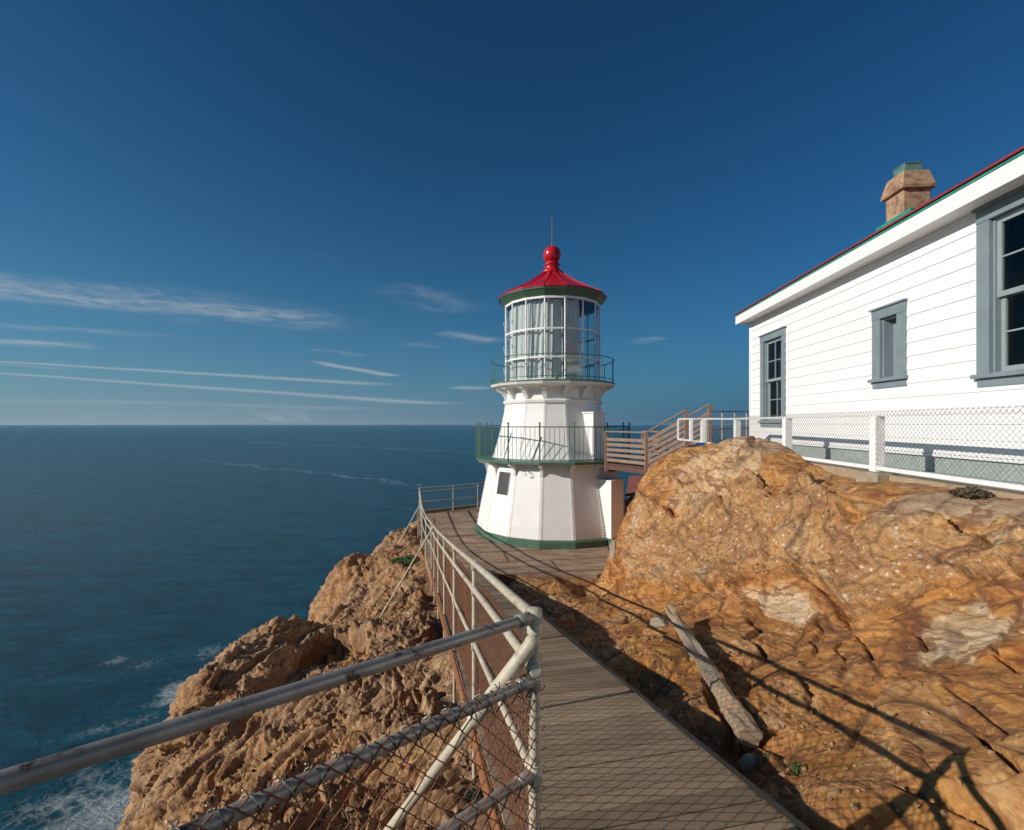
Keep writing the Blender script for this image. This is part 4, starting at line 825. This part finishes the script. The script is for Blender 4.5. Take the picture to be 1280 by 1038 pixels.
# ------------------------------------------------------------------ white fence
def fx(Y): return 4.8+.0833*Y
wf_ = empty('white_fence', (fx(7.09), 7.09, -.68), 'white painted fence of square posts and rails filled with chain-link along the clifftop house', 'fence')
FB, FT = -.665, .128
FP = [(fx(Y), Y) for Y in (-1.0, 1.7, 4.4, 7.09, 9.8, 12.45)]+[(5.13, 12.85), (4.82, 12.92), (4.50, 13.0)]
tz = [FT]*6+[.135, .133, .13]; bz = [FB]*6+[-.50, -.47, -.43]
for i, ((x, y), a, b) in enumerate(zip(FP, bz, tz)):
    w_ = .068 if i < 7 else (.04 if i == 7 else .022); mb = MB(); M_ = Matrix.Translation((x, y, 0)) @ Matrix.Rotation(-.083, 4, 'Z')
    mb.box((-w_, -w_, a-.04 if i < 6 else a), (w_, w_, b-.021), M_); mb.build('post', 'fence_white', wf_, bevel=.004)
for i in range(len(FP)-1):
    (x0, y0), (x1, y1) = FP[i], FP[i+1]
    mb = MB(); mb.bar((x0, y0, tz[i]), (x1, y1, tz[i+1]), .10 if i < 5 else .06, .042); mb.build('top_rail', 'fence_white', wf_)
    mb = MB(); mb.bar((x0-.0, y0, bz[i]+.015), (x1-.0, y1, bz[i+1]+.015), .09 if i < 5 else .05, .05); mb.build('bottom_rail', 'fence_white', wf_)
mb = MB()
for i in range(1, 7):
    (x0, y0), (x1, y1) = FP[i], FP[i+1]; e = Vector((x1-x0, y1-y0, 0)).normalized(); nn = Vector((-e.y, e.x, 0)); 
    if i >= 5: nn = -nn if nn.y > 0 else nn
    chain_link(mb, Vector((x0, y0, tz[i]))+nn*.056, Vector((x1, y1, tz[i+1]))+nn*.056, -.045, tz[i]-bz[i]-.03, wire=.0026, n=4, nrm=nn)
mb.build('chain_link_mesh', 'wire_fence', wf_)
mb = MB(); mb.box((fx(7.09)-.17, 6.86, -1.05), (fx(7.09)+.14, 7.30, -.71)); ft = mb.build('concrete_footing', 'lichen_stone', bevel=.015); tag(ft, 'square weathered concrete block carrying the large fence post', 'footing')
mb = MB()
ys = np.linspace(-1.5, 12.6, 60)
for i in range(59):
    y0, y1 = ys[i], ys[i+1]; mb.add([(fx(y0)+.02, y0, -1.1), (fx(y1)+.02, y1, -1.1), (fx(y1)+.02, y1, -.735), (fx(y0)+.02, y0, -.735), (fx(y0)+.3, y0, -1.1), (fx(y1)+.3, y1, -1.1), (fx(y1)+.3, y1, -.735), (fx(y0)+.3, y0, -.735)], [(0, 3, 2, 1), (3, 7, 6, 2)])
cb = mb.build('kerb_wall', 'curb_stone'); tag(cb, 'low tan concrete kerb wall beneath the white fence along the top of the rocks', 'kerb wall')
# path between fence and house
mb = MB(); mb.add([(fx(-2)+.05, -2, -.742), (9, -2, -.742), (9.5, 14.5, -.742), (fx(12.6)+.05, 12.6, -.742)], [(0, 1, 2, 3)]); pp = mb.build('path', 'foundation'); pp['kind'] = 'structure'
# metal railing behind the fence, at end of the house
mr = empty('pipe_railing', (6.6, 16.2, -.9), 'distant metal pipe railing with mesh beyond the corner of the white house', 'railing', 'pipe railings of the walkway')
pa, pb_ = Vector((5.9, 14.6, .36)), Vector((8.9, 17.6, .40)); pa = Vector(P(886, 514.5, 14.9)); pb_ = Vector(P(960, 515, 17.5))
for off in (0, .55): mb = MB(); mb.tube([pa-Vector((0, 0, off)), pb_-Vector((0, 0, off))], .022, 8); mb.build('rail', 'pipe_cream', mr)
for k in range(6): q = pa.lerp(pb_, k/5); mb = MB(); mb.tube([q, q-Vector((0, 0, 1.3))], .024, 8); mb.build('post', 'pipe_cream', mr)
mb = MB(); chain_link(mb, pa, pb_, .5, 1.2, n=3, wire=.0016); mb.build('chain_link_mesh', 'wire_galv', mr)

# ------------------------------------------------------------------ house
a_ = 5.95; he = Vector((.0717, 1, 0)).normalized(); hn = Vector((-he.y, he.x, 0))
HM = Matrix(((he.x, hn.x, 0, a_), (he.y, hn.y, 0, 0), (0, 0, 1, 0), (0, 0, 0, 1)))   # local x along wall (away), y outward (left), z up
hs_ = empty('house', (a_+1, 7, -.75), 'white weatherboard house with grey window casings, red roof edge and teal flashing', 'house')
S0, S1, DEP = -3.0, 14.04, 7.0; EZ = 2.96
WIN = [(11.92, 13.30, -.02, 2.42), (7.92, 8.73, .70, 2.06), (4.75, 6.61, .57, 2.93)]   # casing outer s0,s1,z0,z1
def hb(mb, a, b): return mb.box(a, b, HM)
mb = MB(); z = -.45; bh = .222
while z < EZ+.02:
    z1 = min(z+bh, EZ+.03); iv = [(S0, S1-.10)]
    for (a, b, c_, d_) in WIN:
        if z < d_-.03 and z1 > c_+.03:
            nw = []
            for (p, q) in iv:
                if b-.05 <= p or a+.05 >= q: nw.append((p, q))
                else:
                    if a+.05 > p: nw.append((p, a+.05))
                    if b-.05 < q: nw.append((b-.05, q))
            iv = nw
    fills = [(p, q, z, z1) for p, q in iv]
    for (a, b, c_, d_) in WIN:
        if z < d_-.03 < z1: fills.append((a+.05, b-.05, d_-.03, z1))
        if z < c_+.03 < z1: fills.append((a+.05, b-.05, z, c_+.03))
    zb_ = z
    for (p, q, z, z1) in fills:
        vs = [HM @ Vector(v_) for v_ in ((p, .0, z), (q, .0, z), (q, .022, z), (p, .022, z), (q, .022, z+.012), (p, .022, z+.012), (q, .010, z1), (p, .010, z1), (q, -.1, z1), (p, -.1, z1))]
        mb.add(vs, [(0, 1, 2, 3), (3, 2, 4, 5), (5, 4, 6, 7), (7, 6, 8, 9)])
    z = zb_+bh
sid = mb.build('wall', 'white_wood', hs_)
mb = MB()
for (a, b) in ((S1-.11, S1),): hb(mb, (a, -.02, -.47), (b, .035, EZ))
mb.build('corner_board', 'white_wood', hs_)
mb = MB(); hb(mb, (S0, -DEP, -.45), (S0+.1, -.01, EZ)); hb(mb, (S1-.1, -DEP, -.45), (S1-.004, -.03, EZ)); hb(mb, (S0, -DEP, -.45), (S1, -DEP+.1, EZ))
hb(mb, (S0, -.14, -.45), (4.8, -.10, EZ)); hb(mb, (S0, -.14, -.5), (S1-.1, -.10, .0)); mb.build('rear_walls', 'white_wood', hs_)
mb = MB(); hb(mb, (S0-.02, -DEP, -1.1), (S1-.03, -.012, -.455)); mb.build('foundation', 'foundation', hs_)
mb = MB(); hb(mb, (S0, -.0, -.495), (S1, .045, -.455)); mb.build('water_table', 'white_wood', hs_)
# eaves
OV = .35
mb = MB(); hb(mb, (S0-.2, -.10, EZ-.02), (S1+.18, OV-.03, EZ)); mb.build('soffit', 'white_wood', hs_)
mb = MB(); hb(mb, (S0-.2, OV-.03, EZ-.03), (S1+.19, OV, EZ+.205)); mb.build('fascia', 'white_wood', hs_, bevel=.003)
ridge = math.tan(R(17)); mb = MB()
def slab(mb, y0, y1, z0, z1, th, s0=S0-.2, s1=S1+.2):
    vs = [HM @ Vector(v_) for v_ in ((s0, y0, z0), (s1, y0, z0), (s1, y1, z1), (s0, y1, z1), (s0, y0, z0-th), (s1, y0, z0-th), (s1, y1, z1-th), (s0, y1, z1-th))]
    mb.add(vs, [(0, 1, 2, 3), (7, 6, 5, 4), (0, 4, 5, 1), (1, 5, 6, 2), (2, 6, 7, 3), (3, 7, 4, 0)])
hd = DEP/2
slab(mb, OV+.03, -hd, EZ+.285, EZ+.285+ridge*(hd+OV), .03); slab(mb, -DEP-OV, -hd, EZ+.285, EZ+.285+ridge*(hd+OV), .03); rfh = mb.build('roof', 'red_roof', hs_)
mb = MB(); slab(mb, OV+.01, -hd, EZ+.253, EZ+.253+ridge*(hd+OV), .02); mb.build('roof_underlay', 'black_metal', rfh)
mb = MB(); hb(mb, (S0-.2, OV-.01, EZ+.207), (S1+.195, OV+.012, EZ+.235)); mb.build('drip_edge', 'teal_copper', rfh)
# gable fill
for s_ in (S0+.02, S1-.03):
    mb = MB(); v_ = [HM @ Vector(q) for q in ((s_, 0, EZ), (s_, -DEP, EZ), (s_, -hd, EZ+.22+ridge*hd))]; mb.add(v_, [(0, 1, 2)]); mb.build('gable', 'white_wood', hs_)
# chimney
CHY = 9.0; chx = 7.16; zc_ = 3.55
def cbox(mb, cx, cy, hx, hy, z0, z1, hx1=None, hy1=None):
    hx1 = hx if hx1 is None else hx1; hy1 = hy if hy1 is None else hy1
    vs = [Vector((cx, cy, 0))+he*b*hh_[1]+hn*a*hh_[0]+Vector((0, 0, z)) for z, hh_ in ((z0, (hx, hy)), (z1, (hx1, hy1))) for a, b in ((1, -1), (-1, -1), (-1, 1), (1, 1))]
    mb.add(vs, [(3, 2, 1, 0), (4, 5, 6, 7), (0, 1, 5, 4), (1, 2, 6, 5), (2, 3, 7, 6), (3, 0, 4, 7)])
cxx, cyy = 7.50, 9.10
mb = MB(); cbox(mb, cxx, cyy, .235, .235, 3.2, 4.36); chm = mb.build('chimney', 'chimney_stone', rfh, bevel=.012)
mb = MB(); cbox(mb, cxx, cyy, .30, .30, 4.35, 4.39); cbox(mb, cxx, cyy, .30, .30, 4.39, 4.70, .225, .225); mb.build('chimney_cap', 'chimney_stone', chm, bevel=.012)
mb = MB(); cbox(mb, cxx, cyy, .15, .15, 4.70, 4.86); cbox(mb, cxx, cyy, .16, .16, 4.86, 4.88); mb.build('chimney_pot', 'verdigris', chm)
mb = MB(); cbox(mb, cxx, cyy, .27, .46, 3.3, 3.90); mb.build('flashing', 'teal_copper', chm)
# windows
def window(s0, s1, z0, z1, kind):
    cw = .19 if kind != 'small' else .20; root = MB()
    o = MB(); pr = .045
    hb(o, (s0, -.02, z0+.10), (s0+cw, pr, z1-.20)); hb(o, (s1-cw, -.02, z0+.10), (s1, pr, z1-.20)); hb(o, (s0-.0, -.02, z1-.20), (s1+.0, pr+.008, z1-.03))
    w0 = o.build('window', 'grey_paint', hs_, bevel=.004)
    t_ = MB(); hb(t_, (s0-.03, -.02, z1-.03), (s1+.03, pr+.04, z1)); t_.build('drip_cap', 'grey_paint', w0)
    t_ = MB(); hb(t_, (s0-.035, -.02, z0+.045), (s1+.035, pr+.05, z0+.10)); hb(t_, (s0, -.02, z0-.07), (s1, pr-.01, z0+.045)); t_.build('sill', 'grey_paint', w0)
    i0, i1, b0, b1 = s0+cw, s1-cw, z0+.10, z1-.20
    dp = .13; t_ = MB()
    hb(t_, (i0-.02, -dp-.06, b0), (i0+.03, -.01, b1)); hb(t_, (i1-.03, -dp-.06, b0), (i1+.02, -.01, b1)); hb(t_, (i0+.03, -dp-.06, b1-.03), (i1-.03, -.01, b1+.02)); hb(t_, (i0+.03, -dp-.06, b0-.02), (i1-.03, -.01, b0+.02)); t_.build('jamb', 'grey_paint', w0)
    i0 += .03; i1 -= .03; b0 += .02; b1 -= .03
    if kind == 'small':
        t_ = MB(); hb(t_, (i0, -.20, b0), (i1, -.17, b1)); t_.build('panel', 'grey_paint', w0); return
    mid = (b0+b1)/2
    def sash(za, zb, dy, nm):
        q = MB(); y0, y1 = dy-.04, dy; fw = .06
        hb(q, (i0, y0, za), (i0+fw, y1, zb)); hb(q, (i1-fw, y0, za), (i1, y1, zb)); hb(q, (i0+fw, y0, za), (i1-fw, y1, za+.07)); hb(q, (i0+fw, y0, zb-.05), (i1-fw, y1, zb))
        cm = (i0+i1)/2; hb(q, (cm-.011, y0+.008, za+.07), (cm+.011, y1-.004, zb-.05)); zm = (za+zb)/2+.01; hb(q, (i0+fw, y0+.010, zm-.011), (i1-fw, y1-.006, zm+.011))
        sa = q.build('sash', 'grey_light' if 'grey_light' in MAT else 'grey_paint', w0); g_ = MB(); g_.add([HM @ Vector(v_) for v_ in ((i0+fw, dy-.024, za+.06), (i1-fw, dy-.024, za+.06), (i1-fw, dy-.024, zb-.04), (i0+fw, dy-.024, zb-.04))], [(0, 1, 2, 3)]); g_.build('glass', 'glass', w0)
    sash(mid-.02, b1, -.035, 'sash'); sash(b0, mid+.02, -.085, 'sash')
    if kind == 'curtained':
        q = MB(); vs = []; N_ = 60
        for j in range(2):
            for i in range(N_+1): u_ = i/N_; vs.append(HM @ Vector((i0-.1+(i1-i0+.2)*u_, -.42+.03*math.sin(u_*42)+.015*math.sin(u_*97), b0-.1 if j == 0 else b1+.1)))
        q.add(vs, [(i, i+1, N_+2+i, N_+1+i) for i in range(N_)], True); q.build('curtain', 'room', w0)
simple('grey_light', (.28, .325, .33), (.24, .285, .29), 4, .5)
window(*WIN[0], 'curtained'); window(*WIN[1], 'small'); window(*WIN[2], 'plain')
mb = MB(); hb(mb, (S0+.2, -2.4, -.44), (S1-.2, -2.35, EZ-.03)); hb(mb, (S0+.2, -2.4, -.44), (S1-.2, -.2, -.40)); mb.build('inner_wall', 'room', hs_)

# ------------------------------------------------------------------ shed roof glimpsed beyond the rock
sh = empty('shed', (6.2, 24.5, -5), 'red roofed shed glimpsed low between the lighthouse and the rocks', 'shed')
a = Vector((5.2, 23.0, -3.6)); mb = MB()
mb.add([(5.3, 22.4, -3.3), (8.2, 22.4, -3.3), (8.2, 24.6, -2.65), (6.0, 24.6, -2.65), (5.3, 22.4, -3.38), (8.2, 22.4, -3.38), (8.2, 24.6, -2.73), (6.0, 24.6, -2.73)], [(0, 1, 2, 3), (7, 6, 5, 4), (0, 4, 5, 1), (3, 7, 4, 0), (1, 5, 6, 2), (2, 6, 7, 3)]); mb.build('roof', 'tile_red', sh)
mb = MB(); mb.box((5.9, 22.7, -7), (8.1, 24.4, -3.33)); mb.build('wall', 'tile_red', sh)

# ------------------------------------------------------------------ fallen beam
bA = Vector(P(938, 925, 3.55)); bB = Vector(P(836, 762, 6.6)); ax = (bB-bA).normalized(); mb = MB()
side = ax.cross(Vector((0, 0, 1))).normalized(); upv = side.cross(ax).normalized(); NR = 40; prof = []
for k in range(12):
    a = 2*math.pi*k/12; sq = 1/max(abs(math.cos(a)), abs(math.sin(a))); rr = .082*(.55+.45*sq) if True else .1; prof.append((math.cos(a)*rr*1.05, math.sin(a)*rr*.9))
vs = []; 
for i in range(NR+1):
    t_ = i/NR; c_ = bA.lerp(bB, t_)+upv*.02
    for k, (u_, v_) in enumerate(prof):
        j = 1+.12*math.sin(k*2.1+t_*9)+.07*math.sin(k*5+t_*31)+.05*math.sin(k*9+t_*77); tp = 1-.30*t_
        if k in (3, 4) : j -= .42*max(0, math.sin(t_*14+1))          # split along the top
        vs.append(c_+side*u_*j*tp+upv*v_*j*tp)
n_ = 12; fs = [(i*n_+k, i*n_+(k+1) % n_, (i+1)*n_+(k+1) % n_, (i+1)*n_+k) for i in range(NR) for k in range(n_)]+[tuple(range(n_))[::-1], tuple(range(NR*n_, NR*n_+n_))]
mb.add(vs, fs); bm = mb.build('fallen_beam', 'beam_grey'); tag(bm, 'weathered grey timber beam lying on the rock beside the boardwalk', 'beam')
at = bm.data.attributes.new('tone', 'FLOAT', 'POINT'); at.data.foreach_set('value', [.9]*len(bm.data.vertices))
at = st.data.attributes.new('tone', 'FLOAT', 'POINT'); at.data.foreach_set('value', [.55]*len(st.data.vertices))

# ------------------------------------------------------------------ loose stones and plants
def stone(c, r_, sc, name, label, seed, mat='lichen_stone'):
    mb = MB(); mb.ball((0, 0, 0), 1, nu=36, nv=24); V_ = np.array(mb.v); rg_ = np.random.default_rng(seed)
    d1, d2, _, vv = worley(V_*1.3+seed*3.1); V_ = V_*(1+.35*(d1-.5)+.12*fbm(V_*2+seed, 4)).reshape(-1, 1)*np.array(sc)*r_
    mb.v = [tuple(q+np.array(c)) for q in V_]; o = mb.build(name, mat, origin=c); tag(o, label, 'stone'); return o
def on(px, py, Y, lift=0): 
    # drop to terrain along the bearing: use the guess and the base height
    p = Vector(P(px, py, Y)); p.z = ground_at(p.x, p.y)+lift; return p
stone(on(828, 762, 7.0, .02), .19, (.9, 1.2, .7), 'stone', 'pale rounded stone resting against the upper end of the fallen beam', 3)
stone(on(948, 932, 3.45, -.02), .09, (1.5, .8, .7), 'stone', 'brown stone wedged beneath the near end of the fallen beam', 5)
stone(on(768, 715, 11.2, .05), .22, (.5, .6, 1.3), 'stone', 'upright pale stone standing where the platform meets the outcrop', 9)
def tuft(c, r_, h_, nleaf, name, label, mat, seed, cat='plant'):
    rg_ = random.Random(seed); mb = MB()
    for k in range(nleaf):
        a = rg_.uniform(0, 2*math.pi); d = r_*math.sqrt(rg_.random()); hh_ = h_*(1-.6*(d/r_)**2)*rg_.uniform(.4, 1.0)
        p = Vector((c[0]+d*math.cos(a), c[1]+d*math.sin(a), c[2]+hh_)); s_ = rg_.uniform(.10, .2)*r_
        u = Vector((rg_.gauss(0, 1), rg_.gauss(0, 1), rg_.gauss(0, .6))).normalized(); v_ = u.cross(Vector((rg_.gauss(0, 1), rg_.gauss(0, 1), rg_.gauss(0, 1)))).normalized()
        w_ = u.cross(v_)*.25*s_
        mb.add([p-u*s_, p+v_*s_*.45+w_, p+u*s_, p-v_*s_*.45+w_], [(0, 1, 2, 3)])
        if k % 6 == 0: mb.tube([(c[0]+d*.4*math.cos(a), c[1]+d*.4*math.sin(a), c[2]-.05), p], .004, 3)
    o = mb.build(name, mat, origin=c); tag(o, label, cat, 'small plants in the rocks')
tuft(on(510, 690, 14.6), .34, .22, 420, 'plant', 'larger bright green cushion plant on the cliff beside the railing', 'leaf', 1)
tuft(on(497, 693, 14.9), .22, .14, 240, 'plant', 'smaller green cushion plant left of the bright one on the cliff', 'leaf', 2)
tuft(on(516, 727, 12.6), .18, .12, 220, 'plant', 'grey green tuft on bare cliff soil halfway down the second brace', 'leaf_dull', 3)
tuft(on(428, 928, 5.2), .10, .09, 240, 'plant', 'dark dry tuft on the cliff behind the foreground rail', 'leaf_dull', 4)
tuft(on(592, 992, 3.2), .09, .08, 240, 'plant', 'dark scrubby plant seen through the wire mesh near the corner post', 'leaf_dull', 5)
tuft(on(1133, 850, 3.8), .07, .08, 150, 'plant', 'little green plant in the rock crack, upper of two', 'leaf', 6)
tuft(on(1122, 886, 3.5), .05, .06, 100, 'plant', 'little green plant in the rock crack, lower of two', 'leaf', 7)
tuft(on(963, 942, 3.3), .06, .06, 130, 'plant', 'small green plant sprouting beside the near end of the beam', 'leaf', 8)
tuft(on(996, 958, 3.0), .045, .04, 100, 'plant', 'tiny green plant on the pale rock right of the beam end', 'leaf', 9)
tuft(on(1213, 612, 5.3), .17, .10, 500, 'plant', 'low purplish brown dried bush on the rock below the white fence', 'leaf_dry', 10)

# loose grit and chips lying on the ledges
rgg = np.random.default_rng(5); gx, gy = [], []
while len(gx) < 1500:
    if rgg.random() < .6: Y_ = rgg.uniform(2.2, 11.5); X_ = wl(Y_)+WALK_W+.25+abs(rgg.normal(0, .7))
    else: Y_ = rgg.uniform(3, 16); X_ = wl(Y_)-.15-abs(rgg.normal(0, .9))
    gx.append(X_); gy.append(Y_)
from mathutils.bvhtree import BVHTree
dg = bpy.context.evaluated_depsgraph_get(); bvh = BVHTree.FromObject(terrain, dg); mb = MB()
for X_, Y_ in zip(gx, gy):
    hitp = bvh.ray_cast(Vector((X_, Y_, 3)), Vector((0, 0, -1)))[0]
    if hitp is None: continue
    r_ = min(.035, .006+.009*rgg.exponential()); q = [Vector(v) for v in ((1, 0, 0), (-1, 0, 0), (0, 1, 0), (0, -1, 0), (0, 0, 1), (0, 0, -1))]
    M3 = Matrix.Rotation(rgg.uniform(0, 6), 3, 'Z') @ Matrix.Rotation(rgg.uniform(0, 6), 3, 'X'); sc_ = Vector(rgg.uniform(.6, 1.3, 3))
    mb.add([hitp+Vector((0, 0, r_*.25))+M3 @ Vector((v.x*sc_.x, v.y*sc_.y, v.z*sc_.z))*r_*rgg.uniform(.8, 1.1) for v in q], [(0, 2, 4), (2, 1, 4), (1, 3, 4), (3, 0, 4), (2, 0, 5), (1, 2, 5), (3, 1, 5), (0, 3, 5)])
simple('grit', (.42, .26, .13), (.22, .12, .06), 9, .9)
gr_ = mb.build('gravel', 'grit'); gr_['kind'] = 'stuff'
# ------------------------------------------------------------------ sea haze
mt = bpy.data.materials.new('haze'); mt.use_nodes = True; MAT['haze'] = mt; t = NT(mt.node_tree)
pv_ = t.n('ShaderNodeVolumePrincipled', i_Density=HAZE_D); pv_.inputs['Color'].default_value = (.52, .78, 1.0, 1); pv_.inputs['Anisotropy'].default_value = .2
o = t.n('ShaderNodeOutputMaterial'); t.link(pv_.outputs[0], o.inputs[1])
mb = MB(); mb.box((-46000, -46000, SEA-1), (46000, 46000, 12)); hz_ = mb.build('haze', 'haze'); hz_['kind'] = 'stuff'
